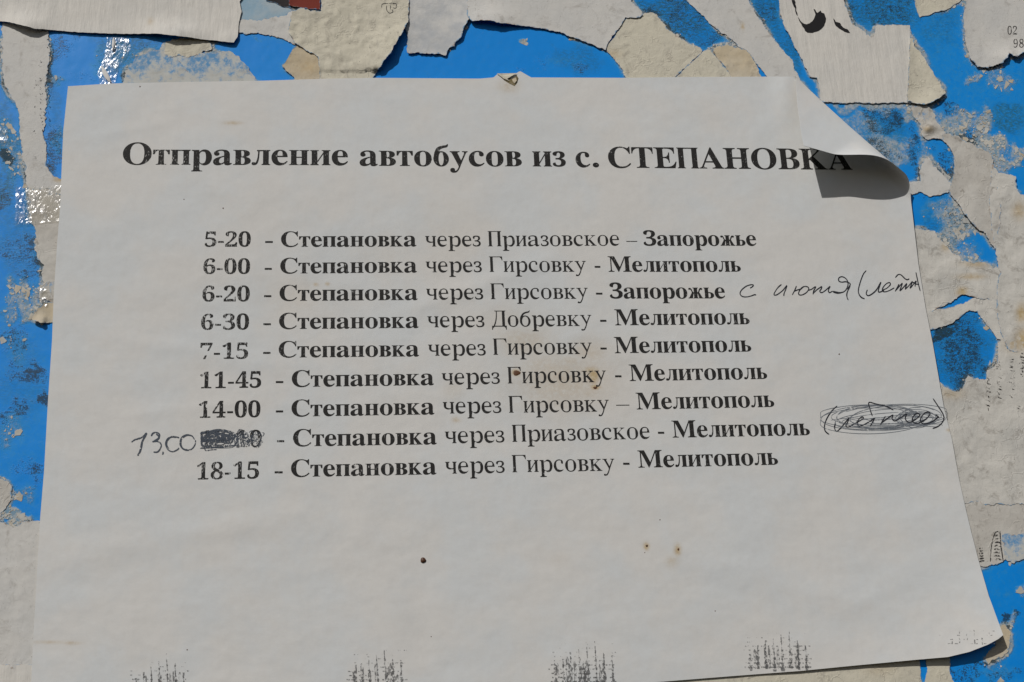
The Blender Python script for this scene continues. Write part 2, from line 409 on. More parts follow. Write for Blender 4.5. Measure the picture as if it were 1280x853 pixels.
xs = np.r_[-700, -500, -350, -220, -120, np.arange(-60, 1342, 2.0), 1400, 1500, 1640, 1800, 2000]
ys = np.r_[-560, -400, -260, -140, -80, np.arange(-40, 902, 2.0), 960, 1050, 1180, 1350]
PX, PY = np.meshgrid(xs, ys)
wz = lump(PX, PY) - 0.05 + 0.02 * fbm(PX / 9.0, PY / 9.0, 91, 3)
wz = wz * sstep(-700, -500, PX) * sstep(2000, 1800, PX)
pal = blob(PX, PY, PALE_SPOTS); drk = blob(PX, PY, DARK_SPOTS); tea = blob(PX, PY, TEAL_SPOTS); rst = blob(PX, PY, RUST_SPOTS)
W3 = to_world(at(PX.ravel(), PY.ravel(), wz.ravel()))
ny, nx = PX.shape
idx = np.arange(ny * nx).reshape(ny, nx)
F = np.stack([idx[:-1, :-1], idx[1:, :-1], idx[1:, 1:], idx[:-1, 1:]], -1).reshape(-1, 4)
WALLGRID = (PX, PY, pal, drk)
wall = new_obj("wall", W3, F, M_WALL, attrs=dict(pale=pal.ravel(), dark=drk.ravel(), rust=rst.ravel(), teal=tea.ravel()), kind='structure')

# ------------------------------------------------------------------ torn papers
def jag(poly, amp, seed, step=1.6, keep=None):
    """subdivide an outline and ruffle it the way paper tears"""
    P = np.array(poly, float); out = []; n = len(P)
    for i in range(n):
        a, b = P[i], P[(i + 1) % n]
        L = np.hypot(*(b - a)); k = max(1, int(L / step))
        # keep far-outside edges coarse
        if max(a[0], b[0]) < -8 or min(a[0], b[0]) > 1290 or max(a[1], b[1]) < -8 or min(a[1], b[1]) > 862: k = max(1, int(L / 12))
        for j in range(k):
            out.append(a + (b - a) * j / k)
    Q = np.array(out)
    T = np.roll(Q, -1, 0) - np.roll(Q, 1, 0)
    T /= np.maximum(np.hypot(T[:, 0], T[:, 1]), 1e-6)[:, None]
    N = np.stack([-T[:, 1], T[:, 0]], -1)
    d = amp * (0.9 * vnoise(Q[:, 0] / 9.0, Q[:, 1] / 9.0, seed) + 0.75 * vnoise(Q[:, 0] / 3.6, Q[:, 1] / 3.6, seed + 1) + 0.45 * vnoise(Q[:, 0] / 1.4, Q[:, 1] / 1.4, seed + 2))
    return Q + N * d[:, None]

def inside(P, x, y):
    c_ = np.zeros(x.shape, bool); n = len(P); j = n - 1
    for i in range(n):
        xi, yi, xj, yj = P[i, 0], P[i, 1], P[j, 0], P[j, 1]
        if yi != yj:
            m = ((yi > y) != (yj > y)) & (x < (xj - xi) * (y - yi) / (yj - yi) + xi)
            c_ ^= m
        j = i
    return c_

def dist_edge(P, x, y):
    d = np.full(x.shape, 1e9)
    for s in range(0, len(x), 4000):
        a = x[s:s + 4000, None] - P[None, :, 0]; b = y[s:s + 4000, None] - P[None, :, 1]
        d[s:s + 4000] = np.sqrt((a * a + b * b).min(1))
    return d

def under_sheet(px, py):
    top = np.interp(px, [p[0] for p in TOP], [p[1] for p in TOP])
    lx = np.interp(py, [p[1] for p in LEFT], [p[0] for p in LEFT])
    rx = np.interp(py, [p[1] for p in RIGHT], [p[0] for p in RIGHT])
    by = np.interp(px, [p[0] for p in BOT], [p[1] for p in BOT])
    return sstep(-16, -2, np.minimum.reduce([py - top, px - lx, rx - px, by - py]))

torn_count = 0
OUTLINES = []
ZK = 0.55
def torn(label, poly, mat, z=0.3, tear=1.4, crum=0.10, cscale=26.0, lifts=(), edge_up=0.0, step=3.0, stains=(), cat='torn paper', rimw=3.0, name='torn_paper', ridge=0.0):
    """a piece of paper still stuck to the wall: real outline, thickness, crumple and lifted edges"""
    global torn_count
    torn_count += 1
    sd = 100 + 7 * torn_count
    B = jag(poly, tear, sd)
    x0, y0 = B.min(0); x1, y1 = B.max(0)
    gx, gy = np.meshgrid(np.arange(x0, x1, step), np.arange(y0, y1, step))
    gx = gx.ravel() + 0.35 * step * vnoise(gx.ravel() * 1.7, gy.ravel() * 1.7, sd); gy = gy.ravel() + 0.35 * step * vnoise(gx * 1.3, gy.ravel() * 1.9, sd + 1)
    m = inside(B, gx, gy); gx, gy = gx[m], gy[m]
    if len(gx):
        d = dist_edge(B, gx, gy); m = d > step * 0.55; gx, gy = gx[m], gy[m]
    pts = [Vector((p[0], p[1])) for p in B] + [Vector((a, b_)) for a, b_ in zip(gx, gy)]
    n = len(B)
    v2, _, fc, _, _, _ = delaunay_2d_cdt(pts, [], [list(range(n))], 1, 0.001)
    V2 = np.array([(v.x, v.y) for v in v2])
    px, py = V2[:, 0], V2[:, 1]
    de = dist_edge(B, px, py)
    z = z * ZK
    zz = z + lump(px, py)
    u = under_sheet(px, py)
    rel = 0.6 * crum * (0.8 * fbm(px / cscale, py / cscale, sd, 4) + 0.5 * ridged(px / cscale * 1.3, py / cscale, sd + 50, 3))
    if ridge: rel = rel + 0.8 * ridge * np.clip(ridged(px / 19.0, py / 12.0, sd + 9, 3) - 0.5, 0, 2)
    rel = np.maximum(rel, -z * 0.6)
    up = edge_up * np.exp(-de / 9.0)
    for lx, ly, rx, ry, h in lifts:
        up = up + h * np.exp(-((px - lx) / rx) ** 2 - ((py - ly) / ry) ** 2)
    zz = zz + (rel + up) * (1 - u) + u * np.minimum(rel, 0.1)
    zz = np.where(u > 0.5, np.minimum(zz, 0.48 + lump(px, py)), zz)
    th = 0.07
    top = at(px, py, zz); bot = top.copy(); bot[:, 2] -= th * 1e-3
    N = len(px)
    F1 = [list(f) for f in fc]
    # orientation: make top faces look out of the wall
    def outward(f):
        a, b_, c_ = top[f[0]], top[f[1]], top[f[2]]
        return (b_[0] - a[0]) * (c_[1] - a[1]) - (b_[1] - a[1]) * (c_[0] - a[0]) > 0
    F1 = [f if outward(f) else f[::-1] for f in F1]
    cnt = {}
    for f in F1:
        for i in range(len(f)):
            e = (f[i], f[(i + 1) % len(f)]); cnt[e] = 1
    side = [[b_, a, a + N, b_ + N] for (a, b_) in cnt if (b_, a) not in cnt]
    bid = sorted({a for f in side for a in f if a < N}); bm_ = {a: 2 * N + k for k, a in enumerate(bid)}; nb = len(bid)
    side = [[bm_[a] if a < N else bm_[a - N] + nb for a in f] for f in side]
    Fall = F1 + [[i + N for i in f[::-1]] for f in F1] + side
    top_all = np.r_[top, bot, top[bid], bot[bid]]
    rim = np.exp(-de / rimw) if rimw > 0 else np.zeros(N)
    st = np.zeros(N)
    for sx, sy, rx, ry, a in stains:
        st = np.maximum(st, a * np.exp(-((px - sx) / rx) ** 2 - ((py - sy) / ry) ** 2))
    o = new_obj(name, to_world(top_all), Fall, mat, attrs=dict(rim=np.r_[rim, rim, rim[bid], rim[bid]], stain=np.r_[st, st, st[bid], st[bid]]))
    OUTLINES.append(B)
    tag(o, label, cat)
    # height lookup for print lying on this paper
    def zf(qx, qy):
        qx = np.asarray(qx, float); qy = np.asarray(qy, float)
        r = np.empty(qx.shape)
        for i in range(len(qx.flat)):
            dd = (px - qx.flat[i]) ** 2 + (py - qy.flat[i]) ** 2
            k = np.argpartition(dd, 4)[:4]; w = 1 / (dd[k] + 0.3)
            r.flat[i] = (zz[k] * w).sum() / w.sum()
        return r
    return o, zf

# ------------------------------------------------------------------ lettering
GL = {"О":[[[295,-11,261,-11,227,-11],[197,-5,169,7,140,19],[116,36,94,58,73,79],[57,105,45,134,33,163],[28,194,28,228,28,261],[33,292,45,321,57,350],[73,376,95,397,116,419],[141,436,170,448,199,460],[231,466,265,466,298,466],[329,460,357,448,385,436],[410,420,431,399,452,377],[469,352,481,323,492,294],[498,262,498,228,498,194],[492,163,481,134,469,105],[452,79,430,58,409,36],[384,19,355,7,326,-5]],[[228,12,265,12,341,12],[379,84,379,228,379,298],[369,352,348,389,326,425],[297,443,260,443,183,443],[145,371,145,228,145,157],[156,104,177,67,199,30]]],"С":[[[338,-11,257,-11,212,-11],[172,-1,137,20,103,40],[75,68,56,104,36,140],[26,182,26,228,26,274],[36,315,56,351,76,387],[104,414,139,435,174,455],[214,465,259,465,290,465],[326,457,367,440,374,437],[381,435,388,435,404,435],[415,445,419,465,425,465],[431,465,437,465,437,413],[437,361,437,308,431,308],[425,308,420,308,405,350],[383,383,356,407,329,431],[299,443,265,443,184,443],[144,371,144,226,144,91],[188,24,278,24,305,24],[332,31,358,45,384,59],[408,79,428,106,435,100],[441,94,447,89,401,22]]],"Т":[[[171,0,92,0,92,6],[92,12,92,17,116,17],[133,22,142,31,151,40],[156,56,156,81,156,198],[156,316,156,433,154,433],[151,433,149,433,114,433],[86,423,65,403,45,383],[32,355,29,318,23,318],[17,318,11,318,11,364],[11,409,11,455,144,455],[277,455,410,455,410,409],[410,363,410,317,405,317],[399,317,394,317,386,394],[344,433,269,433,267,433],[265,433,263,433,263,316],[263,198,263,81,263,56],[268,39,276,30,285,22],[302,17,328,17,328,12],[328,6,328,0,249,0]]],"Е":[[[143,0,14,0,14,6],[14,11,14,17,38,17],[54,21,62,30,71,38],[75,54,75,78,75,175],[75,272,75,369,75,398],[71,417,62,425,53,434],[38,439,16,439,16,444],[16,450,16,455,144,455],[271,455,399,455,399,410],[399,365,399,320,394,320],[389,320,383,320,378,361],[364,390,340,406,317,422],[281,430,232,430,217,430],[207,430,200,428,193,427],[188,423,186,417,184,411],[183,401,183,388,183,341],[183,293,183,246,186,246],[190,246,193,246,223,246],[245,254,259,269,273,284],[283,310,288,345,293,345],[299,345,304,345,304,270],[304,194,304,118,299,118],[293,118,287,118,285,145],[280,166,273,181,266,197],[255,207,241,213,227,219],[208,222,185,222,184,222],[184,222,183,222,183,171],[183,119,183,67,183,51],[186,40,192,35,198,30],[211,28,230,28,263,28],[291,31,313,39,336,46],[355,58,371,75,386,92],[400,114,411,143,417,143],[424,143,430,143,421,95],[411,48,402,0,273,0]]],"А":[[[37,0,-9,0,-9,6],[-9,12,-9,18,4,18],[15,22,24,30,32,38],[41,53,49,75,101,205],[154,336,206,466,212,466],[218,466,224,465,278,339],[331,213,384,87,394,62],[403,45,411,34,419,24],[429,18,443,18,443,12],[443,6,443,0,372,0],[300,0,229,0,229,6],[229,12,229,18,265,18],[283,27,283,46,283,52],[280,64,273,81,266,98],[259,115,253,132,203,132],[153,132,103,132,95,112],[87,91,79,71,77,67],[76,63,76,59,75,54],[75,51,75,48,75,28],[91,18,124,18,125,18],[126,18,128,18,128,12],[128,6,128,0,82,0]],[[135,213,113,161,156,161],[199,161,242,161,220,213],[198,266,177,319,156,266]]],"Н":[[[91,0,15,0,15,6],[15,12,15,17,39,18],[54,23,62,32,71,40],[75,56,75,81,75,180],[75,279,75,379,75,400],[70,415,62,424,54,432],[39,437,16,439,16,444],[16,450,16,455,91,455],[167,455,242,455,242,450],[242,444,242,439,225,437],[213,435,204,432,196,429],[190,423,187,415,184,407],[182,395,182,379,182,336],[182,293,182,251,235,251],[289,251,342,251,342,293],[342,336,342,379,342,395],[340,407,337,415,335,423],[329,429,320,432,312,435],[299,437,282,439,282,444],[282,450,282,455,357,455],[432,455,507,455,507,450],[507,444,507,439,484,437],[468,432,461,424,453,416],[449,401,449,379,449,279],[449,180,449,81,449,58],[453,42,461,33,469,24],[484,18,507,17,507,12],[507,6,507,0,432,0],[357,0,282,0,282,6],[282,12,282,17,305,18],[321,23,329,31,338,38],[342,55,342,81,342,127],[342,174,342,221,289,221],[235,221,182,221,182,174],[182,127,182,81,182,56],[186,40,194,32,202,23],[218,18,242,17,242,12],[242,6,242,0,166,0]]],"В":[[[90,0,16,0,16,6],[16,12,16,17,39,18],[54,23,62,32,71,41],[75,58,75,82,75,178],[75,273,75,369,75,388],[73,403,69,412,66,422],[60,429,51,433,43,437],[31,439,15,439,15,444],[15,450,15,455,84,455],[152,455,220,455,338,455],[396,420,396,351,396,296],[360,261,287,247,375,231],[418,192,418,132,418,90],[403,58,371,35,339,12],[295,0,238,0,164,0]],[[182,298,182,252,184,252],[186,252,188,252,224,252],[249,259,263,272,278,286],[285,310,285,345,285,376],[280,398,269,412,259,427],[241,434,216,434,201,434],[192,431,188,425,184,419],[182,407,182,391,182,345]],[[206,24,222,24,251,24],[271,32,283,49,295,66],[301,92,301,128,301,165],[293,192,277,208,261,223],[235,231,197,231,192,231],[187,231,182,231,182,176],[182,120,182,65,182,50],[185,39,190,33,196,27]]],"К":[[[92,0,16,0,16,6],[16,12,16,17,39,18],[55,23,63,32,71,40],[75,56,75,81,75,180],[75,279,75,379,75,400],[71,415,63,424,55,433],[39,438,17,439,17,444],[17,450,17,455,92,455],[167,455,242,455,242,450],[242,444,242,439,226,437],[213,435,205,432,196,429],[191,423,187,415,184,407],[183,395,183,379,183,330],[183,282,183,234,229,280],[275,327,321,373,339,392],[349,407,349,418,349,432],[329,439,291,439,291,444],[291,450,291,455,356,455],[421,455,486,455,486,450],[486,444,486,439,483,439],[480,439,477,439,438,439],[394,413,345,361,320,335],[295,310,271,285,335,205],[399,126,463,46,471,36],[479,29,487,25,495,20],[505,18,519,17,519,12],[519,6,519,0,440,0],[360,0,281,0,281,6],[281,12,281,17,291,17],[299,18,306,18,313,19],[318,19,322,21,330,24],[334,28,334,34,334,41],[328,51,316,66,277,115],[238,164,199,214,194,208],[188,203,183,198,183,159],[183,120,183,81,183,56],[187,40,195,32,203,23],[219,18,242,17,242,12],[242,6,242,0,167,0]]],"М":[[[66,0,14,0,14,6],[14,12,14,17,36,18],[52,23,61,32,71,40],[75,56,75,79,75,180],[75,281,75,382,75,397],[74,408,71,416,67,423],[61,429,53,432,44,436],[31,438,15,439,15,444],[15,450,15,455,71,455],[128,455,185,455,229,351],[273,247,317,142,361,247],[405,351,449,455,505,455],[561,455,617,455,617,450],[617,444,617,439,596,437],[581,432,573,423,564,415],[560,400,560,378,560,281],[560,183,560,85,560,66],[562,52,565,43,568,33],[574,27,582,23,590,20],[601,18,617,17,617,12],[617,6,617,0,543,0],[469,0,396,0,396,6],[396,12,396,17,412,19],[424,21,433,25,441,28],[447,35,450,44,453,53],[455,66,455,83,455,188],[455,294,455,399,399,266],[344,133,288,0,282,0],[276,0,270,0,215,130],[160,259,105,389,105,286],[105,183,105,80,105,54],[110,38,120,30,129,21],[146,17,169,17,169,12],[169,6,169,0,118,0]]],"а":[[[282,-10,255,-10,221,-10],[203,5,200,35,170,6],[135,-9,95,-9,72,-9],[54,-2,40,11,27,25],[20,42,20,63,20,93],[35,117,63,136,92,155],[137,173,199,190,199,207],[199,224,199,241,199,260],[195,274,187,282,179,291],[166,296,148,296,119,296],[104,288,104,274,104,271],[107,266,113,257,120,248],[123,239,123,231,123,219],[119,209,110,202,101,194],[90,191,77,191,63,191],[52,195,45,203,37,211],[33,223,33,236,33,252],[38,266,49,278,60,291],[75,300,95,308,114,315],[136,318,162,318,210,318],[244,310,263,292,283,275],[293,247,293,210,293,161],[293,112,293,62,293,51],[293,43,295,40,296,36],[299,34,304,34,309,34],[314,37,320,42,323,37],[326,32,329,28,307,2]],[[129,34,151,34,157,34],[165,36,174,41,183,46],[191,53,199,63,199,99],[199,134,199,169,145,157],[118,128,118,84,118,50]]],"е":[[[208,-10,154,-10,128,-10],[105,-3,85,10,64,24],[49,43,37,69,25,94],[19,123,19,157,19,188],[26,216,38,240,50,265],[66,284,87,298,108,311],[131,318,157,318,196,318],[226,306,249,280,271,255],[283,219,283,173,283,171],[283,168,283,166,227,166],[172,166,117,166,118,84],[145,42,199,42,226,42],[249,57,270,86,275,81],[280,77,285,73,252,17]],[[116,196,116,192,145,192],[173,192,201,192,201,200],[201,207,201,215,201,243],[199,264,193,277,187,290],[177,297,161,297,131,297],[116,266,116,203,116,200]]],"о":[[[198,-10,169,-10,139,-10],[113,-3,90,11,68,26],[50,45,38,70,25,95],[19,123,19,154,19,186],[25,214,38,239,50,264],[68,283,90,297,113,311],[139,318,168,318,197,318],[223,311,245,298,268,284],[285,264,298,240,311,215],[317,186,317,154,317,122],[311,93,298,69,285,44],[268,25,245,11,223,-3]],[[150,11,169,11,187,11],[201,21,209,39,213,48],[216,62,217,81,219,101],[220,125,220,154,220,213],[216,252,208,271,199,289],[186,299,169,299,149,299],[136,289,128,271,121,251],[117,213,117,154,117,125],[118,101,120,82,121,62],[124,48,128,39,136,21]]],"р":[[[77,-139,17,-139,17,-134],[17,-129,17,-124,28,-123],[35,-121,40,-117,45,-113],[49,-108,50,-101,52,-94],[52,-82,52,-64,52,39],[52,141,52,243,52,264],[50,277,46,283,42,289],[33,293,19,295,19,300],[19,305,19,310,61,310],[102,310,143,310,143,294],[143,278,143,263,163,300],[192,319,230,319,254,319],[275,312,293,298,311,284],[325,265,335,241,345,217],[350,190,350,160,350,127],[345,98,334,72,324,46],[310,26,291,12,273,-3],[251,-10,227,-10,194,-10],[168,4,148,32,148,2],[148,-28,148,-58,148,-76],[149,-89,152,-99,154,-108],[160,-114,167,-118,174,-121],[184,-122,197,-123,197,-128],[197,-134,197,-139,137,-139]],[[174,28,195,28,216,28],[231,39,239,59,248,81],[253,112,253,154,253,195],[249,226,241,248,234,268],[220,278,199,278,178,278],[161,264,148,235,148,180],[148,124,148,69,158,42]]],"с":[[[208,-10,156,-10,130,-10],[107,-3,87,11,66,25],[50,44,38,68,26,92],[19,119,19,150,19,182],[26,211,40,237,54,262],[72,282,96,297,119,312],[146,319,175,319,207,319],[232,312,250,298,268,284],[277,267,277,245,277,233],[274,223,266,215,259,208],[249,204,236,204,210,204],[196,220,196,251,196,254],[196,258,197,261,197,265],[197,268,197,271,197,288],[188,297,169,297,131,297],[112,260,112,187,112,139],[120,102,137,76,154,51],[176,38,204,38,228,38],[250,49,271,72,276,68],[280,64,285,60,251,13]]],"у":[[[69,-140,52,-140,35,-140],[21,-135,10,-125,-1,-115],[-7,-101,-7,-84,-7,-72],[-3,-62,5,-53,12,-44],[23,-40,36,-40,47,-40],[57,-43,64,-49,71,-56],[75,-65,75,-76,75,-78],[74,-79,74,-81,74,-83],[74,-85,74,-87,74,-95],[78,-99,86,-99,94,-99],[103,-90,114,-74,120,-65],[125,-56,129,-44,134,-33],[137,-20,140,-5,106,80],[71,165,36,251,32,261],[28,269,25,275,21,281],[18,285,15,287,11,291],[5,293,-3,293,-4,293],[-4,293,-5,293,-5,299],[-5,305,-5,310,51,310],[106,310,162,310,162,305],[162,299,162,293,149,293],[141,292,136,289,131,287],[128,282,128,275,128,272],[129,270,130,267,131,263],[132,260,133,257,150,211],[168,165,185,119,200,160],[215,200,230,241,233,248],[235,255,236,260,237,265],[238,270,238,274,238,282],[235,287,229,289,224,292],[215,293,203,293,203,299],[203,305,203,310,235,310],[267,310,300,310,300,305],[300,299,300,293,290,293],[283,289,277,281,271,272],[266,259,259,242,227,154],[194,65,162,-24,151,-55],[140,-79,129,-96,119,-112],[107,-124,95,-131,83,-137]]],"0":[[[227,-7,188,-7,147,-7],[115,4,91,24,66,45],[49,74,39,111,28,148],[23,191,23,241,23,291],[28,334,39,371,49,407],[66,436,91,456,115,476],[148,486,189,486,228,486],[259,476,283,456,307,436],[325,407,336,370,347,333],[353,290,353,240,353,191],[347,147,336,110,325,74],[307,45,283,24,259,4]],[[163,37,188,37,213,37],[229,55,237,91,245,126],[248,176,248,240,248,304],[245,354,237,390,229,425],[213,443,189,443,164,443],[147,425,139,390,131,354],[127,304,127,240,127,176],[131,126,139,91,147,55]]],"1":[[[158,0,65,0,65,12],[65,24,65,36,84,36],[102,36,120,36,132,36],[140,39,146,45,151,51],[154,63,154,79,154,191],[154,304,154,416,137,395],[121,378,108,365,94,352],[81,346,67,346,56,346],[47,350,40,359,32,368],[28,380,28,396,42,399],[57,405,74,412,90,419],[110,431,132,447,147,459],[163,471,179,482,204,482],[229,482,254,482,254,348],[254,214,254,79,254,65],[256,55,261,47,265,39],[274,36,288,36,306,36],[324,36,343,36,343,24],[343,12,343,0,250,0]]],"2":[[[129,0,24,0,24,23],[24,46,24,69,57,103],[90,137,123,171,151,199],[172,224,187,245,201,267],[212,287,218,307,223,327],[226,348,226,371,226,397],[222,416,212,427,203,439],[190,445,174,445,151,445],[135,436,126,416,117,397],[112,368,112,329,87,329],[66,334,50,344,34,354],[26,371,26,396,26,412],[32,427,43,441,54,454],[70,466,92,474,114,482],[141,486,174,486,224,486],[262,476,288,456,315,436],[328,409,328,375,328,359],[325,344,319,329,314,314],[304,298,291,281,278,263],[261,243,238,220,216,197],[188,169,154,138,132,116],[110,95,87,74,139,74],[192,74,244,74,258,74],[270,78,279,86,289,94],[296,105,300,120,301,127],[303,134,305,141,318,141],[331,141,345,141,343,94],[342,47,341,0,235,0]]],"3":[[[186,-7,163,-7,130,-7],[102,-3,81,5,60,12],[44,22,34,35,24,47],[19,60,19,74,19,91],[25,104,36,113,47,122],[61,126,76,126,76,98],[84,76,99,62,114,47],[134,40,158,40,173,40],[187,43,199,49,212,55],[222,65,230,79,237,94],[241,113,241,139,241,165],[232,186,214,202,196,219],[171,227,137,227,123,227],[109,227,95,227,95,241],[95,255,95,269,110,269],[125,269,140,269,169,269],[190,278,204,296,218,314],[225,338,225,367,225,392],[220,411,211,424,201,438],[188,445,169,445,153,445],[141,440,133,430,124,420],[119,407,116,391,113,375],[111,359,111,341,84,341],[62,346,47,356,32,365],[24,380,24,401,24,425],[37,445,62,461,87,478],[124,486,173,486,221,486],[258,477,286,458,314,439],[328,412,328,377,328,347],[318,322,298,301,278,281],[254,266,225,256,243,253],[261,247,279,238,298,229],[313,217,326,201,338,185],[345,164,345,138,345,111],[339,88,329,70,319,51],[306,36,288,25,271,14],[252,6,230,1,209,-4]]],"4":[[[199,0,121,0,121,12],[121,24,121,36,127,36],[133,36,140,36,155,36],[168,38,179,44,189,50],[195,63,195,84,195,98],[195,111,195,125,133,125],[71,125,9,125,9,139],[9,152,9,166,72,270],[136,375,199,480,231,480],[262,480,293,480,293,376],[293,273,293,169,316,169],[339,169,363,169,363,154],[363,140,363,125,339,125],[316,125,293,125,293,111],[293,98,293,84,293,63],[298,50,309,44,320,38],[333,36,348,36,351,36],[354,36,357,36,357,24],[357,12,357,0,278,0]],[[86,219,56,169,102,169],[148,169,195,169,195,208],[195,248,195,287,195,306],[195,328,196,351,196,373],[198,395,199,416,197,410],[194,403,189,394,184,385],[179,376,174,366,168,356],[163,346,158,338,153,329],[149,323,146,319,116,269]]],"5":[[[185,-7,165,-7,131,-7],[104,-3,84,5,64,13],[49,23,40,35,31,48],[27,61,27,75,27,90],[32,102,42,109,51,117],[64,121,81,121,81,108],[83,96,88,83,92,71],[100,60,111,52,122,44],[136,40,154,40,169,40],[183,44,195,50,208,57],[218,68,226,83,233,99],[237,120,237,148,237,181],[229,206,213,223,197,239],[175,247,146,247,129,247],[115,246,103,243,92,241],[81,238,71,235,61,239],[51,243,40,247,47,325],[55,402,62,480,146,480],[231,480,316,480,317,439],[318,398,319,357,306,357],[293,357,281,357,279,365],[277,373,275,380,274,388],[271,394,267,399,263,403],[255,406,244,406,198,406],[151,406,105,406,101,364],[98,323,94,281,101,284],[112,286,126,288,140,290],[154,291,168,291,220,291],[261,279,293,256,324,232],[340,196,340,148,340,119],[335,94,324,75,314,55],[300,39,282,27,265,15],[246,7,226,1,205,-4]]],"6":[[[248,-7,197,-7,164,-7],[135,1,109,18,84,34],[65,59,51,93,37,127],[30,170,30,222,30,259],[34,293,42,325,50,357],[62,385,77,409,93,433],[113,452,137,466,161,479],[189,486,222,486,251,486],[274,483,291,476,308,469],[321,460,329,449,337,437],[340,425,340,412,340,398],[334,386,322,376,310,365],[289,360,260,360,260,373],[259,387,256,400,254,414],[249,425,243,434,237,442],[228,447,216,447,189,447],[168,431,152,401,137,370],[128,326,125,269,134,276],[146,281,161,286,176,292],[195,294,218,294,258,294],[291,282,315,258,340,233],[352,199,352,155,352,107],[339,68,313,38,286,8]],[[178,38,199,38,216,38],[229,46,239,64,249,82],[255,110,255,148,255,185],[249,211,238,228,227,245],[212,253,193,253,181,253],[168,250,154,243,140,236],[131,229,125,221,125,156],[133,110,147,81,161,52]]],"7":[[[130,0,111,0,170,135],[230,271,289,406,231,406],[172,406,113,406,90,406],[77,395,74,372,73,361],[71,350,70,338,56,338],[43,338,30,338,31,385],[32,433,33,480,140,480],[246,480,353,480,353,469],[353,458,353,447,291,298],[230,149,168,0,149,0]]],"8":[[[238,-7,183,-7,146,-7],[116,-1,91,11,67,22],[49,38,38,57,26,77],[20,99,20,122,20,151],[29,175,47,193,65,211],[89,228,119,242,92,258],[71,276,57,296,43,315],[36,338,36,364,36,385],[41,405,50,423,60,442],[77,457,99,469,122,480],[153,486,191,486,239,486],[275,475,299,453,322,431],[334,403,334,369,334,342],[326,321,310,305,294,289],[272,274,244,260,284,241],[313,221,330,199,347,178],[355,154,355,127,355,85],[340,52,310,29,280,5]],[[180,293,203,283,219,292],[231,304,239,317,246,330],[250,348,250,370,250,383],[247,395,243,407,238,419],[231,428,222,436,213,443],[201,447,187,447,169,447],[155,440,145,426,135,411],[130,394,130,372,130,349],[137,331,149,318,162,305]],[[164,32,187,32,210,32],[228,39,241,55,255,71],[262,91,262,116,262,137],[254,156,239,170,223,185],[198,200,164,216,149,206],[136,193,126,178,116,163],[111,143,111,120,111,94],[118,72,132,56,146,40]]],"9":[[[187,-7,152,-7,126,-7],[104,-3,88,4,72,12],[60,21,53,33,46,45],[42,57,42,69,42,79],[45,87,50,94,56,101],[64,105,75,107,81,87],[91,70,103,56,116,43],[133,36,156,36,214,36],[246,101,251,230,241,217],[228,207,212,198,197,189],[178,185,155,185,117,185],[85,197,60,220,36,244],[24,278,24,324,24,356],[30,384,42,409,54,433],[72,452,95,466,118,479],[146,486,177,486,210,486],[239,478,264,463,289,447],[309,423,323,390,338,356],[345,313,345,261,345,224],[342,189,334,157,327,124],[316,96,301,72,285,47],[265,28,241,14,216,0]],[[142,233,184,233,200,233],[213,237,224,245,236,254],[244,265,251,278,250,335],[244,377,231,403,218,428],[202,441,181,441,162,441],[147,432,137,413,126,394],[121,365,121,328,121,265]]]}


def flat_bez(sp, k=5):
    out = []; n = len(sp)
    for i in range(n):
        a = sp[i]; b_ = sp[(i + 1) % n]
        p0 = np.array(a[2:4], float); p1 = np.array(a[4:6], float); p2 = np.array(b_[0:2], float); p3 = np.array(b_[2:4], float)
        straight = abs(np.cross(p3 - p0, p1 - p0)) + abs(np.cross(p3 - p0, p2 - p0)) < 40 * max(1, np.hypot(*(p3 - p0))) * 0.02
        kk = 1 if straight else k
        for j in range(kk):
            t_ = j / kk
            out.append((1 - t_) ** 3 * p0 + 3 * (1 - t_) ** 2 * t_ * p1 + 3 * (1 - t_) * t_ * t_ * p2 + t_ ** 3 * p3)
    return np.array(out)

def area(P): return 0.5 * np.sum(P[:, 0] * np.roll(P[:, 1], -1) - np.roll(P[:, 0], -1) * P[:, 1])

def inset_x(loops, dx):
    """make stems thinner (dx > 0) or heavier (dx < 0) keeping hairlines"""
    if abs(dx) < 1e-6: return loops
    big = max(loops, key=lambda P: abs(area(P))); sgn = 1 if area(big) > 0 else -1
    out = []
    for P in loops:
        T1 = np.roll(P, -1, 0) - P; T0 = P - np.roll(P, 1, 0)
        T1 = T1 / np.maximum(np.hypot(T1[:, 0], T1[:, 1]), 1e-6)[:, None]; T0 = T0 / np.maximum(np.hypot(T0[:, 0], T0[:, 1]), 1e-6)[:, None]
        T = T0 + T1; T /= np.maximum(np.hypot(T[:, 0], T[:, 1]), 1e-6)[:, None]
        nx_ = sgn * T[:, 1]
        Q2 = P.copy(); Q2[:, 0] -= dx * nx_
        out.append(Q2)
    return out

def poly(pts): return [np.array(pts, float)]

def stem(x, w, y0, y1, top='LR', bot='LR', e=26, tk=18):
    p = []
    bl, br, tl, tr_ = 'L' in bot, 'R' in bot, 'L' in top, 'R' in top
    p += [(x - e, y0), (x + w + e, y0)] if (bl and br) else ([(x, y0), (x + w + e, y0)] if br else ([(x - e, y0), (x + w, y0)] if bl else [(x, y0), (x + w, y0)]))
    if br: p += [(x + w + e, y0 + tk * .6), (x + w + 8, y0 + tk), (x + w, y0 + tk + 14)]
    if tr_: p += [(x + w, y1 - tk - 14), (x + w + 8, y1 - tk), (x + w + e, y1 - tk * .6), (x + w + e, y1)]
    else: p += [(x + w, y1)]
    if tl: p += [(x - e, y1), (x - e, y1 - tk * .6), (x - 8, y1 - tk), (x, y1 - tk - 14)]
    else: p += [(x, y1)]
    if bl: p += [(x, y0 + tk + 14), (x - 8, y0 + tk), (x - e, y0 + tk * .6)]
    return poly(p)

def rect(x0, y0, x1, y1): return poly([(x0, y0), (x1, y0), (x1, y1), (x0, y1)])

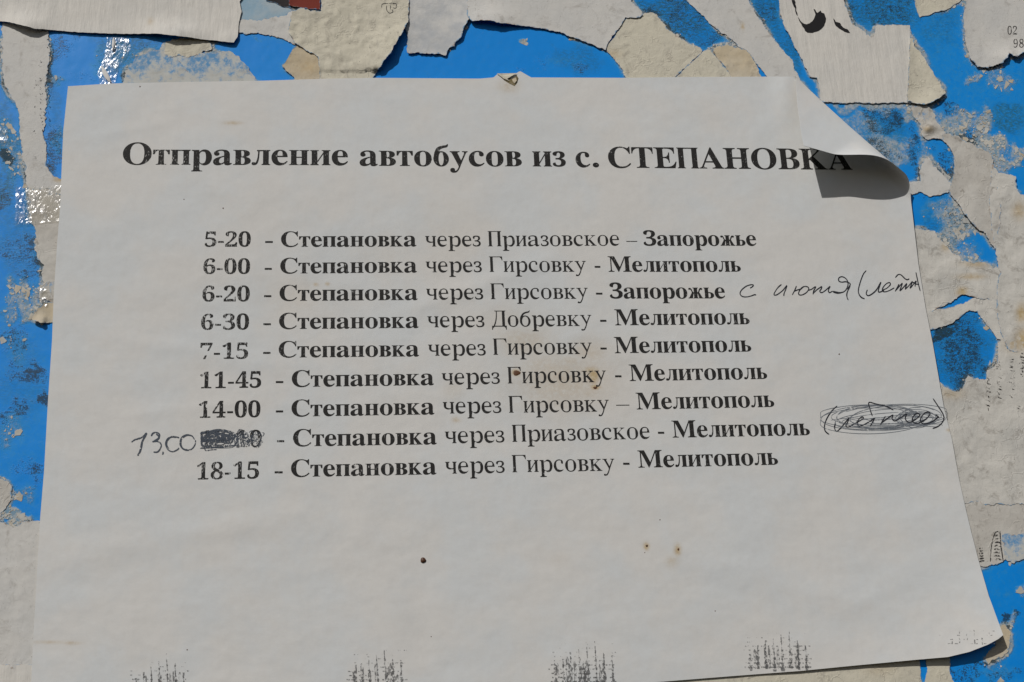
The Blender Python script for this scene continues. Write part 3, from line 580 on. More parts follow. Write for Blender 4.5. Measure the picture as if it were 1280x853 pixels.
def dbowl(x, y0, y1, xr, th, ty):
    ym = (y0 + y1) / 2; cx = x + (xr - x) * 0.38
    o = [(x, y0)] + [(cx + (xr - cx) * math.sin(a), ym - (ym - y0) * math.cos(a)) for a in np.linspace(0, math.pi, 15)] + [(x, y1)]
    i = [(x, y0 + ty)] + [(cx + (xr - th - cx) * math.sin(a), ym - (ym - y0 - ty) * math.cos(a)) for a in np.linspace(0, math.pi, 15)] + [(x, y1 - ty)]
    return poly(o + i[::-1])

def cat_rom(P, k=6):
    P = np.array(P, float)
    if len(P) < 3: 
        return np.array([P[0] + (P[-1] - P[0]) * t_ for t_ in np.linspace(0, 1, k + 1)])
    E = np.vstack([2 * P[0] - P[1], P, 2 * P[-1] - P[-2]]); out = []
    for i in range(1, len(E) - 2):
        for t_ in np.arange(k) / k:
            a, b_, c_, d = E[i - 1], E[i], E[i + 1], E[i + 2]
            out.append(0.5 * (2 * b_ + (c_ - a) * t_ + (2 * a - 5 * b_ + 4 * c_ - d) * t_ ** 2 + (3 * b_ - a - 3 * c_ + d) * t_ ** 3))
    out.append(P[-1])
    return np.array(out)

def brush(pts):
    """closed outline of a stroke given as (x, y, width)"""
    C = cat_rom(pts, 5)
    T = np.gradient(C[:, :2], axis=0); T /= np.maximum(np.hypot(T[:, 0], T[:, 1]), 1e-6)[:, None]
    Nm = np.stack([-T[:, 1], T[:, 0]], -1) * C[:, 2:3] / 2
    return [np.vstack([C[:, :2] + Nm, (C[:, :2] - Nm)[::-1]])]

def ball(x, y, r): return poly([(x + r * math.cos(a), y + r * math.sin(a)) for a in np.linspace(0, 2 * math.pi, 14, endpoint=False)])

XH = 312
def glyph(ch, bold):
    """list of pieces; each piece is a list of loops (first outer, rest holes); units: capital height 455"""
    w = 92 if bold else 55; W = 100 if bold else 66; hl = 24 if bold else 19
    e = 26 if bold else 24
    if ch == 'у' and not bold:
        return [poly([(8, 312), (118, 312), (118, 298), (92, 294), (172, 110), (150, 52), (40, 292), (8, 298)]), poly([(196, 312), (292, 312), (292, 299), (262, 292), (158, 14), (140, 50), (236, 290), (196, 299)]), brush([(158, 40, 22), (128, -44, 26), (92, -106, 30), (48, -118, 30)]), ball(44, -108, 25)]
    def font(c_, sc=1.0, dx=None, kx=1.0):
        L = [flat_bez(sp) * np.array([sc * kx, sc]) for sp in GL[c_]]
        if dx is None: dx = 0 if bold else (17 if c_ in 'аеорсу' else 16)
        return [inset_x(L, dx)]
    if ch in 'аеорсу': return font(ch)
    if ch.isdigit(): return font(ch, 0.955, 0 if bold else 15, 0.93)
    if ch in 'ОСТЕАНВКМ': return font(ch)
    if ch == 'н': return font('Н', XH / 455.0, -11 if bold else 6, 0.94)
    if ch == 'т': return font('Т', XH / 455.0, -11 if bold else 6, 0.95)
    if ch == 'в': return font('В', XH / 455.0, -10 if bold else 6, 0.98)
    if ch == 'к': return font('К', XH / 455.0, -10 if bold else 6, 0.88)
    if ch == 'з': return font('3', XH / 476.0, -6 if bold else 10, 1.0)
    if ch == 'З': return font('3', 0.96, 0 if bold else 15, 1.08)
    if ch == 'п': g = w + (92 if bold else 110); return [stem(26, w, 0, XH, 'L', e=e), stem(26 + g, w, 0, XH, 'R', e=e), rect(30, XH - hl, 26 + g + w - 4, XH - 1)]
    if ch == 'П': g = W + 150; return [stem(26, W, 0, 455, 'L', e=e), stem(26 + g, W, 0, 455, 'R', e=e), rect(30, 455 - hl, 26 + g + W - 4, 454)]
    if ch == 'Г': return [stem(26, W, 0, 455, 'L', e=e), rect(30, 455 - hl, 330, 454), poly([(330, 454), (336, 340), (322, 340), (300, 400), (262, 455 - hl + 2), (262, 454)])]
    if ch == 'и':
        g = w + (98 if bold else 108)
        return [stem(26, w, 0, XH, e=e), stem(26 + g, w, 0, XH, e=e), poly([(26 + w - 2, 48), (26 + w - 2, 82), (26 + g + 2, XH - 42), (26 + g + 2, XH - 78)])]
    if ch == 'ь': return [stem(26, w, 0, XH, e=e), dbowl(26 + w * .6, 0, 178, 26 + w + (146 if bold else 142), w * .95, hl)]
    if ch == 'ч':
        g = w + (86 if bold else 108)
        return [stem(26 + g, w, 0, XH, e=e), stem(26, w, 185, XH, bot='', e=e), brush([(26 + w / 2, 190, w), (32 + w * .6, 160, w * .85), (26 + w + 24, 133, 40), (26 + g - 20, 128, 24), (26 + g + 6, 142, 22)])]
    if ch == 'л':
        x = 150 if bold else 160
        return [stem(x + 46, w, 0, XH, 'R', e=e), rect(x - 52, XH - hl, x + 50, XH - 1),
                brush([(x - 22, XH - 6, 22), (x - 28, 200, 24), (x - 38, 110, 28), (x - 62, 38, 34), (x - 96, 10, 34)]), ball(x - 108, 28, 33 if bold else 25), rect(x - 54, XH - hl - 2, x - 12, XH - 2)]
    if ch == 'б':
        c_ = 150 if bold else 145; r = 132; th = 88 if bold else 54
        o = [(c_ + r * math.cos(a), 150 + 160 * math.sin(a)) for a in np.linspace(0, 2 * math.pi, 28, endpoint=False)]
        i = [(c_ + (r - th) * math.cos(a), 150 + 138 * math.sin(a)) for a in np.linspace(0, 2 * math.pi, 28, endpoint=False)]
        return [[np.array(o), np.array(i)], brush([(c_ - r + th / 2 + 2, 150, th * .9), (c_ - r + th / 2 + 8, 260, th * .8), (c_ - 40, 360, th * .75), (c_ + 30, 398, 52 if bold else 36), (c_ + 95, 415, 44 if bold else 30), (c_ + 118, 456, 12)])]
    if ch == 'ж':
        cx = 215; h2 = w / 2
        P_ = [stem(cx - h2, w, 0, XH, e=e)]
        for sg in (-1, 1):
            P_.append(brush([(cx + sg * (h2 - 4), 150, 26), (cx + sg * 82, 188, 30), (cx + sg * 112, 262, 34), (cx + sg * 146, 292, 40)]))
            P_.append(ball(cx + sg * 152, 274, 30))
            P_.append(poly([(cx + sg * (h2 + 2), 168), (cx + sg * (h2 + 46), 182), (cx + sg * 168, 24), (cx + sg * 196, 14), (cx + sg * 196, 0), (cx + sg * 84, 0)][::sg]))
        return P_
    if ch == 'Д':
        return [stem(278, W, 10, 455, 'R', '', e=e), rect(100, 455 - hl, 300, 454), brush([(142, 445, 20), (138, 300, 24), (120, 160, 28), (78, 20, 30)]), rect(20, 0, 384, hl + 4),
                poly([(20, hl), (20, -92), (34, -92), (48, -40), (88, 2), (88, hl)]), poly([(384, hl), (384, -92), (370, -92), (356, -40), (316, 2), (316, hl)]), stem(100, 30, 440, 455, 'L', '', e=18, tk=3)]
    if ch == '-': return [rect(16, 118, 160, 118 + (52 if bold else 34))]
    if ch == '–': return [rect(0, 128, 330, 128 + 20)]
    if ch == '.': return [ball(70, 44, 50 if bold else 34)]
    raise KeyError(ch)

def lean(x): return np.interp(x, [60, 1180], [-0.065, 0.155])

class Ink:
    def __init__(s): s.V = []; s.F = []; s.W = []; s.k = 0; s.n = 0
    def add(s, pts2, tris, wear, zf=sheet_z, eps=0.055, lift=None):
        pts2 = np.asarray(pts2, float)
        z = zf(pts2[:, 0], pts2[:, 1]) + eps + 0.0022 * (s.k % 12)
        s.k += 1
        s.V.append(at(pts2[:, 0], pts2[:, 1], z)); s.F += [[a + s.n for a in f] for f in tris]
        s.W.append(np.broadcast_to(wear, (len(pts2),)).astype(float)); s.n += len(pts2)
    def loops(s, loops, wear=0.0, zf=sheet_z, eps=0.055):
        if callable(wear): w_ = wear(np.vstack(loops)[:, 0], np.vstack(loops)[:, 1])
        else: w_ = wear
        tri = tessellate_polygon([[Vector((p[0], p[1], 0)) for p in L] for L in loops])
        s.add(np.vstack(loops), [list(t_) for t_ in tri], w_, zf, eps)
    def ribbon(s, pts, w, wear=0.0, zf=sheet_z, k=5, eps=0.06, taper=True):
        C = cat_rom(np.array(pts, float), k)
        T = np.gradient(C, axis=0); T /= np.maximum(np.hypot(T[:, 0], T[:, 1]), 1e-6)[:, None]
        ww = np.full(len(C), w / 2.0)
        ww = ww * (1 + 0.18 * vnoise(np.arange(len(C)) * 0.31, np.full(len(C), s.k * 3.1), 5))
        if taper: ww[0] *= .5; ww[-1] *= .4
        Nm = np.stack([-T[:, 1], T[:, 0]], -1) * ww[:, None]
        n = len(C)
        s.add(np.vstack([C + Nm, C - Nm]), [[i, i + 1, n + i + 1, n + i] for i in range(n - 1)], wear, zf, eps)
    def build(s, name, mat, parent):
        V = np.vstack(s.V)
        # every face looks out of the wall
        F2 = []
        for f in s.F:
            a, b_, c_ = V[f[0]], V[f[1]], V[f[2]]
            F2.append(f if (b_[0] - a[0]) * (c_[1] - a[1]) - (b_[1] - a[1]) * (c_[0] - a[0]) > 0 else f[::-1])
        return new_obj(name, to_world(V), F2, mat, parent, attrs=dict(wear=np.concatenate(s.W)), smooth=False)

def wear_at(x, y):
    x = np.asarray(x, float); y = np.asarray(y, float)
    w = 0.22 * sstep(345, 250, x) * sstep(270, 290, y)
    w = w + 0.10 * sstep(470, 330, x) * sstep(270, 290, y) 
    w = w + 0.26 * np.exp(-((x - 207) / 22) ** 2 - ((y - 195) / 25) ** 2) + 0.08 * np.exp(-((x - 330) / 120) ** 2 - ((y - 195) / 25) ** 2)
    w = w + 0.12 * np.exp(-((x - 545) / 50) ** 2 - ((y - 195) / 25) ** 2)
    w = w + 0.22 * np.exp(-((x - 450) / 30) ** 2 - ((y - 582) / 14) ** 2) + 0.06 * np.exp(-((x - 280) / 40) ** 2 - ((y - 440) / 16) ** 2)
    w = w - 0.25 * np.exp(-((x - 285) / 60) ** 2 - ((y - 495) / 26) ** 2)
    w = w + 0.6 * np.exp(-((x - 295) / 50) ** 2 - ((y - 552) / 9) ** 2)
    w = w - 0.50 * np.exp(-((x - 256) / 14) ** 2 - ((y - 440) / 12) ** 2)
    return w + 0.10

def word(ink, txt, x0, x1, yb0, yb1, cap, bold):
    """set a word between two photo x positions, its baseline running from yb0 to yb1"""
    adv = 0.0; items = []
    for ch in txt:
        if ch == ' ': adv += 120; continue
        g = glyph(ch, bold)
        P = np.vstack([L for pc in g for L in pc]); a0, a1 = P[:, 0].min(), P[:, 0].max()
        sb = {'о': 14, 'О': 14, 'е': 12, 'с': 12, 'С': 12, 'р': 8, 'у': 2, 'а': 12, 'А': 0, 'б': 14, '-': 20, '.': 26}.get(ch, 7)
        if ch.isdigit(): sb = 16 if ch != '1' else 34
        if not bold: sb += 5
        items.append((g, adv + sb - a0)); adv += sb * 2 + (a1 - a0)
    first = items[0]; P = np.vstack([L for pc in first[0] for L in pc]); left = P[:, 0].min() + first[1]
    last = items[-1]; P = np.vstack([L for pc in last[0] for L in pc]); right = P[:, 0].max() + last[1]
    sx = (x1 - x0) / (right - left); sy = cap / 455.0
    for g, off in items:
        for pc in g:
            LL = []
            for L in pc:
                X = x0 + (L[:, 0] + off - left) * sx; h = L[:, 1] * sy
                Y = yb0 + (yb1 - yb0) * (X - x0) / max(x1 - x0, 1) - h
                X = X - lean(X) * h
                LL.append(np.stack([X, Y], -1))
            ink.loops(LL, wear_at)


# ------------------------------------------------------------------ torn paper remnants
FOLD_R0, FOLD_R1 = 0.7, 4.0        # mm, radius of the fold at its top and lower ends
FOLD_T0, FOLD_T1 = 157.0, 122.0    # degrees the corner is turned back
FOLD_C = 0.0
M_NOTCH = paper_mat("brown_torn_notch", (0.10, 0.08, 0.04), (0.35, 0.28, 0.14), amt=1.0, dirt=0.6, seed=14.0)

torn("white sheet filling the top left corner, its lower edge lifted and wavy",
     [(-60, -50), (306, -50), (304, -5), (300, 2), (302, 14), (298, 32), (297, 46), (292, 53.5), (270, 51), (250, 49), (228, 45.5), (205, 43), (190, 42), (160, 42.5), (135, 42), (110, 41), (85, 39.5), (60, 37.5), (45, 36), (30, 32.5), (12, 28), (0, 26.5), (-60, 18)],
     M_WHITE, z=0.9, tear=0.35, crum=0.16, cscale=60, edge_up=0.15, lifts=[(30, 34, 26, 16, 2.3), (215, 44, 34, 14, 2.0), (130, 42, 40, 10, 0.3), (285, 50, 16, 10, .6)], step=3.2, stains=[(188, 27, 4, 4, .25)], rimw=0)
o, zf_strip = torn("long vertical strip of torn paper at the left edge, with fragments of tiny vertical print",
     [(3, 28), (62, 30), (61, 55), (62, 75), (58, 95), (57, 118), (58, 140), (55, 165), (57, 190), (58, 208), (66, 220), (80, 226), (86, 244), (34, 246), (33, 225), (30, 205), (27, 188), (25, 160), (22, 136), (12, 120), (4, 98), (1, 60)],
     M_GREY, z=0.25, tear=1.6, crum=0.08, stains=[(76, 224, 8, 3, .8)])
I_ = Ink(); rnd = random.Random(3)
for xc, y0, y1, dens in ((60, 45, 215, .8), (50, 75, 160, .55), (44, 100, 205, .4), (54, 110, 210, .35)):
    y = y0
    while y < y1:
        if rnd.random() < dens:
            x = xc + rnd.uniform(-1, 1); a = rnd.choice(((2.5, 0), (0, 3), (2, 2), (-2, 2)))
            I_.ribbon([(x, y), (x + a[0] * .5, y + a[1] * .5 + .4), (x + a[0], y + a[1])], rnd.uniform(.6, 1.2), 0.4, zf=zf_strip, k=2)
        y += rnd.uniform(2, 4.5)
I_.build("print_fragment", M_PRINT, o)
torn("grubby torn strip below the shiny tape at the left, running down beside the notice",
     [(34, 236), (86, 236), (86, 372), (66, 372), (60, 362), (50, 348), (53, 332), (45, 322), (41, 305), (44, 290), (38, 278)],
     M_DIRTY, z=0.25, tear=2.0, crum=0.14, cscale=16, ridge=0.1)
torn("tattered scrap of paste and paper just left of the notice, under the grubby strip",
     [(48, 360), (58, 352), (82, 356), (82, 384), (66, 386), (58, 376), (46, 372)], M_THIN2, z=0.2, tear=2.2, crum=0.15, cscale=10, ridge=0.2)
torn("small pinkish curled scrap with a dark shadow under it, left of the notice",
     [(40, 400), (44, 391), (50, 383), (58, 377), (80, 380), (80, 404), (60, 403), (50, 404.5)], M_TAN, z=0.5, tear=1.0, crum=0.12, cscale=12, edge_up=0.6, lifts=[(55, 402, 16, 8, 1.0)])
torn("crumpled pale paper in the bottom left corner beside the notice",
     [(-50, 648), (0, 651), (9, 656), (16, 660), (23, 658), (29, 652), (50, 651.5), (90, 652), (90, 836), (-50, 836)], M_GREY, z=0.45, tear=0.8, crum=0.22, cscale=40, ridge=0.12)
torn("lowest pale paper edge in the bottom left corner, under the crumpled one",
     [(-50, 829), (38, 831), (90, 832), (90, 940), (-50, 940)], M_WHITE, z=0.85, tear=0.5, crum=0.1)
torn("small rounded pale scrap on blue paint at the left edge, above the crumpled corner paper",
     [(-50, 600), (2, 599), (10, 601), (15, 608), (14, 624), (9, 633), (2, 642), (-50, 642)], M_DIRTY, z=0.3, tear=0.9)
torn("thin scuffed paper with blue showing through, under the edge of the top left white sheet",
     [(150, 112), (157, 92), (163, 80), (176, 70), (196, 64), (206, 54), (226, 50), (232, 66), (236, 84), (242, 112)], M_THIN, z=0.2, tear=1.8, crum=0.14, cscale=18, ridge=0.12)
torn("pale bluish translucent scrap above the notice, left of the bright blue gap",
     [(222, 72), (238, 69), (262, 66), (274, 63.5), (283, 62), (290, 64), (297, 70), (303, 78), (310, 84), (315, 91), (322, 101), (330, 112), (240, 112), (232, 88)], M_THIN, z=0.3, tear=1.8, crum=0.07)
torn("creased cream scrap with a glint, tucked below the top left white sheet",
     [(206, 56), (214, 49), (256, 47), (264, 55), (265, 62), (254, 65), (246, 70), (234, 72), (222, 70), (212, 72), (205, 68)], M_CREAM, z=0.45, tear=1.2, crum=0.2, cscale=12, ridge=0.25)
torn("blue-stained paper just right of the top left white sheet",
     [(300, -40), (334, -40), (340, 0), (352, 9), (366, 11), (364, 20), (345, 28), (322, 30), (298, 30)], M_BLUISH, z=0.3, tear=1.2)
torn("pale ragged paper band under the blue-stained scrap, above the bright blue gap",
     [(297, 26), (330, 25), (350, 20), (366, 13), (392, 22), (385, 50), (376, 58), (366, 55), (358, 50), (346, 47), (336, 44), (322, 41), (312, 43), (298, 42)], M_GREY, z=0.45, tear=1.5, crum=0.16, cscale=20, ridge=0.1)
torn("black printed scrap at the top edge, left of the red-brown one",
     [(325, -30), (364, -30), (364, 10), (352, 8), (343, 4), (333, 1)], M_BLACKP, z=0.6, tear=.6, rimw=1.0)
torn("red-brown paper scrap cut off by the top edge",
     [(361, -30), (401, -30), (400, 12), (388, 11.5), (374, 9), (361, 7)], M_RED, z=0.75, tear=.5, crum=.05, edge_up=.3, rimw=1.0)
o, zf_c = torn("large crumpled cream paper at the top, its right side torn diagonally, casting a broad shadow",
     [(366, 14), (376, 10), (392, 13), (402, 14), (404, -50), (515, -50), (511, 0), (510, 28), (504, 38), (499, 48), (492, 58), (487, 68), (480, 76), (474, 86), (467, 97), (462, 114), (400, 114), (398, 70), (380, 62), (368, 52), (360, 40), (362, 26)],
     M_CREAM, z=1.35, tear=1.1, crum=0.30, cscale=22, ridge=0.35, edge_up=0.2, lifts=[(492, 70, 26, 34, 2.0), (505, 35, 10, 20, .6)], step=2.4)
I_ = Ink()
for s_ in ([(477, 10), (478, 5.2), (486, 4.6), (495, 5), (495.5, 10)], [(495.5, 10), (493, 10.5), (491.5, 9)], [(483, 7), (483.5, 13), (487, 16.5), (491, 15), (490, 12)], [(488, 7), (488, 12)]):
    I_.ribbon(s_, 0.8, 0.2, zf=zf_c, k=4)
I_.build("print_fragment", M_PRINT, o)
torn("tan stained layer under the crumpled cream paper, meeting the notice's top edge",
     [(353, 82), (360, 72), (366, 62), (372, 55), (384, 50), (404, 52), (412, 70), (410, 114), (370, 114), (366, 95), (358, 90)], M_TAN, z=0.5, tear=1.1, crum=0.15, cscale=20, ridge=0.15, edge_up=.3, stains=[(385, 85, 20, 14, .3)])
torn("fibrous grey tatter hanging at top centre, its lower edge torn to a square end",
     [(506, -50), (596, -50), (594, 0), (590, 20), (584, 28), (579, 36), (577, 46), (570, 52), (568, 58), (562, 61), (557, 69.5), (545, 67.5), (530, 66.5), (508.5, 66), (510, 50), (507, 36), (508, 10)],
     M_FIBRE, z=0.85, tear=0.9, crum=0.18, cscale=26, edge_up=0.3, lifts=[(580, 40, 18, 22, .5)], ridge=0.08)
torn("big smooth grey sheet along the top centre, its curved lower edge over bright blue",
     [(586, -50), (786, -50), (790, 2), (799, 10), (804, 19), (796, 22), (782, 22.5), (777, 32), (769, 42), (762, 52), (757, 62.5), (748, 59), (738, 55), (720, 48), (700, 41), (680, 36), (660, 33), (640, 30), (620, 27), (604, 25.5), (590, 27), (584, 20)],
     M_GREY, z=0.95, tear=0.9, crum=0.12, cscale=45, edge_up=0.15, lifts=[(612, 28, 30, 18, 1.9)], step=3)
torn("cream paper with a rounded top, between the big grey sheet and dark blue wedge",
     [(757, 60), (764, 52), (772, 39), (780, 25), (796, 19), (806, 16.5), (814, 15.5), (820, 18), (827, 27), (836, 37), (847, 45), (856, 52), (866, 57), (880, 62), (872, 70), (858, 83), (845, 96), (842, 112), (786, 112), (783, 98), (777, 86), (768, 75), (760, 66)],
     M_CREAM, z=0.5, tear=0.9, crum=0.10, cscale=40, stains=[(765, 68, 10, 5, .3)])
torn("small triangular paper between two dark creases, above the notice's top right part",
     [(844, 98), (857, 85), (880, 63.5), (888, 61), (892, 68), (906, 84), (918, 100), (918, 112), (842, 112)], M_CREAM, z=0.42, tear=0.5, crum=0.06)
torn("crinkled tan-edged scrap with its top curling over the blue wedge, above the folded corner",
     [(890, 62), (897, 58), (906, 56.5), (918, 58), (930, 61), (938, 68), (944, 78), (952, 96), (952, 112), (920, 112), (912, 92), (898, 74)], M_TAN, z=0.55, tear=1.0, crum=0.16, cscale=12, ridge=0.2)
torn("broad diagonal band of grey paper running down to the notice's folded corner",
     [(848, -50), (937, -50), (938, 0), (946, 18), (955, 32), (966, 46), (978, 62), (990, 75), (994, 88), (1002, 100), (1007, 108), (1010, 114), (1020, 126), (1000, 140), (962, 130), (958, 96), (948, 84), (938, 71), (926, 60), (912, 49), (900, 39), (885, 26), (870, 12), (856, 0)],
     M_GREY, z=0.5, tear=1.2, crum=0.10, cscale=40, stains=[(928, 33, 1.5, 4, .6)])
o, zf_b = torn("white paper at top right carrying fragments of a big black letter",
     [(971, -50), (1052, -50), (1055, 0), (1060, 14), (1066, 30), (1078, 37), (1088, 47), (1092, 46), (1095, 30), (1099, 31), (1120, 31), (1137, 32), (1140, 45), (1142, 70), (1142, 100), (1138, 129.5), (1110, 129), (1080, 129), (1050, 128.5), (1025, 128), (1024, 116), (1022, 98), (1012, 96), (1004, 78), (994, 60), (984, 40), (975, 18)],
     M_WHITE, z=0.75, tear=0.8, crum=0.10, cscale=40, edge_up=0.12, lifts=[(1022, 97, 12, 9, .5)])
I_ = Ink()
for P_ in ([(727, 105), (735, 120), (748, 136), (762, 148), (780, 151), (798, 146), (815, 132), (828, 112), (832, 90), (823, 56), (832, 62), (838, 72), (846, 78), (858, 70), (866, 66), (872, 78), (888, 84), (893, 96), (900, 112), (898, 138), (886, 160), (868, 180), (845, 195), (815, 203), (785, 202), (770, 190), (764, 176), (752, 164), (745, 148), (737, 138)],
           [(685, 0), (705, 0), (710, 14), (709, 28), (716, 48), (714, 66), (722, 82), (724, 98), (718, 92), (710, 70), (708, 52), (696, 34), (690, 14)],
           [(944, 116), (952, 124), (958, 136), (975, 140), (985, 144), (992, 158), (1003, 168), (1018, 178), (1032, 182), (1046, 204), (1030, 203), (1012, 198), (994, 186), (975, 176), (958, 160), (950, 140)]):
    I_.loops([jag([(850 + a / 4.923, b_ / 4.923) for a, b_ in P_], 0.35, 77, step=1.0)], -0.3, zf=zf_b)
I_.build("black_letter_fragment", M_BIGINK, o)
torn("narrow cream strip folded beside the black-letter paper, its lower right corner pointed",
     [(1138, 38), (1143, 58), (1151, 66), (1157, 75), (1164, 86), (1171, 97), (1177, 107), (1182, 116), (1176, 121), (1168, 127), (1158, 130.5), (1146, 130), (1138, 127), (1134, 127), (1136, 90)],
     M_CREAM, z=0.95, tear=0.7, crum=0.14, cscale=24, edge_up=0.5, lifts=[(1170, 122, 14, 12, .8)])
torn("pale scrap cut off by the top edge, above the narrow cream strip",
     [(1141, -50), (1200, -50), (1204, -2), (1195, 6), (1184, 12), (1166, 17), (1150, 22), (1147, 19), (1144, 8)], M_CREAM, z=0.4, tear=0.9, crum=0.1)
o, zf_n = torn("greyish paper with the printed digits 02 and 98 in the top right corner",
     [(1206, -50), (1340, -50), (1340, 62), (1296, 66), (1282, 65), (1272, 71), (1262, 67), (1254, 78), (1240, 84), (1222, 84), (1212, 72), (1207, 50), (1204, 25), (1207, 5)], M_GREY, z=0.8, tear=1.0, crum=0.12, cscale=40, edge_up=.4, lifts=[(1270, 72, 30, 10, 1.0)])
I_ = Ink()
for txt, x0, x1, yb, cp in (("02", 1259, 1272.5, 43.2, 10.5), ("98", 1266.5, 1281, 59.5, 10.5)):
    X = x0
    for ch in txt:
        for pc in glyph(ch, False):
            k_ = cp / 455.0
            I_.loops([np.stack([X + (L[:, 0] - 20) * k_ * .9, yb - L[:, 1] * k_], -1) for L in pc], 0.1, zf=zf_n)
        X += (x1 - x0) / 2
I_.build("printed_digits", M_PRINT, o)
torn("crumpled tan scrap with a curled brown edge below the pointed cream corner",
     [(1136, 133), (1148, 131), (1160, 132), (1168, 140), (1170, 152), (1176, 158), (1183, 166), (1180, 176), (1170, 173), (1160, 176), (1153, 170), (1151, 158), (1143, 146)], M_THIN2, z=0.35, tear=1.6, crum=0.3, cscale=9, ridge=0.4, lifts=[(1160, 160, 6, 5, 1.0)], stains=[(1160, 162, 6, 3, .6)])
torn("pale grey rag of paper touching the notice's right edge just below the fold",
     [(1134, 228), (1150, 226), (1149, 208), (1155, 199), (1161, 197), (1166, 206), (1173, 214), (1182, 221), (1190, 228), (1188, 240), (1176, 243.5), (1164, 246), (1150, 241), (1130, 246)], M_GREY, z=0.4, tear=1.2, crum=0.1)
torn("mottled torn patch right of the folded corner, with a dark torn edge over the blue",
     [(1176, 166), (1186, 168), (1198, 171), (1212, 178), (1222, 184), (1234, 189), (1241, 196), (1244, 218), (1252, 260), (1246, 310), (1243, 312), (1238, 303), (1232, 292), (1219, 283), (1209, 270), (1198, 256), (1190, 246), (1186, 240), (1190, 224), (1193, 208), (1192, 194), (1186, 182), (1178, 176)],
     M_DIRTY, z=0.55, tear=1.3, crum=0.15, cscale=20, edge_up=.15, lifts=[(1212, 275, 14, 22, .5)], ridge=0.1)
o, zf_e = torn("tall pale sheet remnant at the right edge, with a square notch cut at its top",
     [(1240, 204), (1248, 216), (1260, 218), (1270, 220), (1271, 236), (1276, 243), (1340, 243), (1340, 440), (1262, 440), (1252, 420), (1246, 390), (1246, 360), (1250, 340), (1245, 318), (1240, 290), (1236, 250)],
     M_WORN, z=0.7, tear=0.9, crum=0.22, cscale=24, edge_up=0.05, ridge=0.12, stains=[(1274, 264, 8, 10, .45), (1277, 392, 6, 10, .8), (1279, 425, 9, 12, .8)])
torn("wide dirty paper band between the two blue gaps right of the notice, wrinkled across",
     [(1128, 284), (1144, 284), (1158, 288), (1168, 290), (1174, 299), (1183, 307), (1194, 318), (1204, 325), (1216, 328), (1232, 329), (1240, 336), (1246, 332), (1256, 342), (1262, 366), (1254, 376), (1230, 374), (1214, 370), (1203, 369), (1194, 374), (1184, 380), (1176, 384), (1160, 392), (1130, 392)],
     M_WORN, z=0.5, tear=1.3, crum=0.2, cscale=24, ridge=0.12, stains=[(1203, 365, 6, 5, .85), (1220, 330, 16, 4, .45), (1182, 309, 5, 5, .5), (1214, 346, 16, 3, .5)])
torn("pale fold of paper under the small blue slit, above the lower blue gap",
     [(1130, 386), (1160, 385), (1176, 385.5), (1190, 384), (1204, 379), (1213, 374), (1230, 372), (1262, 374), (1268, 400), (1258, 428), (1246, 424), (1238, 411), (1229, 400), (1222, 389), (1212, 387.5), (1204, 392), (1196, 400), (1188, 406), (1176, 409), (1166, 412), (1130, 414)],
     M_WORN, z=0.45, tear=1.0, crum=0.15, cscale=22, ridge=0.08)
o, zf_t = torn("large worn paper at the right edge with streaks of vertical newsprint",
     [(1150, 474), (1176, 478), (1186, 487), (1196, 491), (1203, 486), (1205, 474), (1210, 469), (1224, 475), (1232, 473), (1234, 463), (1244, 458), (1248, 440), (1247, 428), (1254, 420), (1340, 416), (1340, 634), (1190, 628)],
     M_WORN, z=0.5, tear=1.6, crum=0.18, cscale=30, ridge=0.06, stains=[(1190, 492, 16, 7, .3), (1270, 430, 14, 10, .45)])
I_ = Ink(); rnd = random.Random(21)
for xc, y0, y1, dens, w_ in ((1235, 472, 512, .8, 1.3), (1249, 452, 498, .85, 1.3), (1265, 450, 498, .6, 1.0), (1278, 440, 470, .9, 1.6), (1258, 425, 442, .4, .8), (1274, 500, 520, .3, .9)):
    y = y0
    while y < y1:
        if rnd.random() < dens:
            x = xc + rnd.uniform(-1, 1)
            a, b_ = rnd.choice((((-3, 0), (3, 1.5)), ((-3, 0), (3, -1)), ((-2, 0), (1, 3.5)), ((-3, 1), (2.5, 3.5)), ((0, -1.5), (0.5, 2.5))))
            I_.ribbon([(x + a[0], y + a[1]), (x + (a[0] + b_[0]) / 2 + .3, y + (a[1] + b_[1]) / 2), (x + b_[0], y + b_[1])], w_ * rnd.uniform(.7, 1.2), 0.45, zf=zf_t, k=2)
        y += rnd.uniform(2, 3.6)
I_.build("print_fragment", M_PRINT, o)
o, zf_u = torn("greyer paper strip with ladder-like print above the lower right blue area",
     [(1190, 626), (1340, 631), (1340, 672), (1288, 690), (1279, 694), (1270, 697), (1262, 698), (1252, 701), (1246, 706), (1236, 706), (1230, 708), (1222, 712), (1205, 700)],
     M_DIRTY, z=0.35, tear=1.6, crum=0.08)
I_ = Ink()
for k_ in range(9):
    y = 666 + k_ * 4.2; x = 1246 + 1.2 * math.sin(k_ * .8) + k_ * .2
    I_.ribbon([(x - 4, y), (x, y - .8), (x + 4, y + .4)], 1.9, 0.4, zf=zf_u, k=3)
I_.ribbon([(1238, 702), (1239, 685), (1243, 668), (1248, 664)], 1.3, 0.3, zf=zf_u)
I_.ribbon([(1250, 664), (1251, 680), (1254, 702)], 1.5, 0.3, zf=zf_u)
for k_ in range(6):
    I_.ribbon([(1224, 686 + k_ * 3.2), (1228 + k_ * .5, 685 + k_ * 3.2)], 2.2, 0.35, zf=zf_u, k=3)
I_.build("print_fragment", M_PRINT, o)
torn("thin scuffed blue and white patch at the right edge above the lower blue area",
     [(1252, 668), (1340, 664), (1340, 690), (1290, 694), (1276, 700), (1264, 704), (1256, 700)], M_THIN, z=0.42, tear=1.8, crum=0.04)
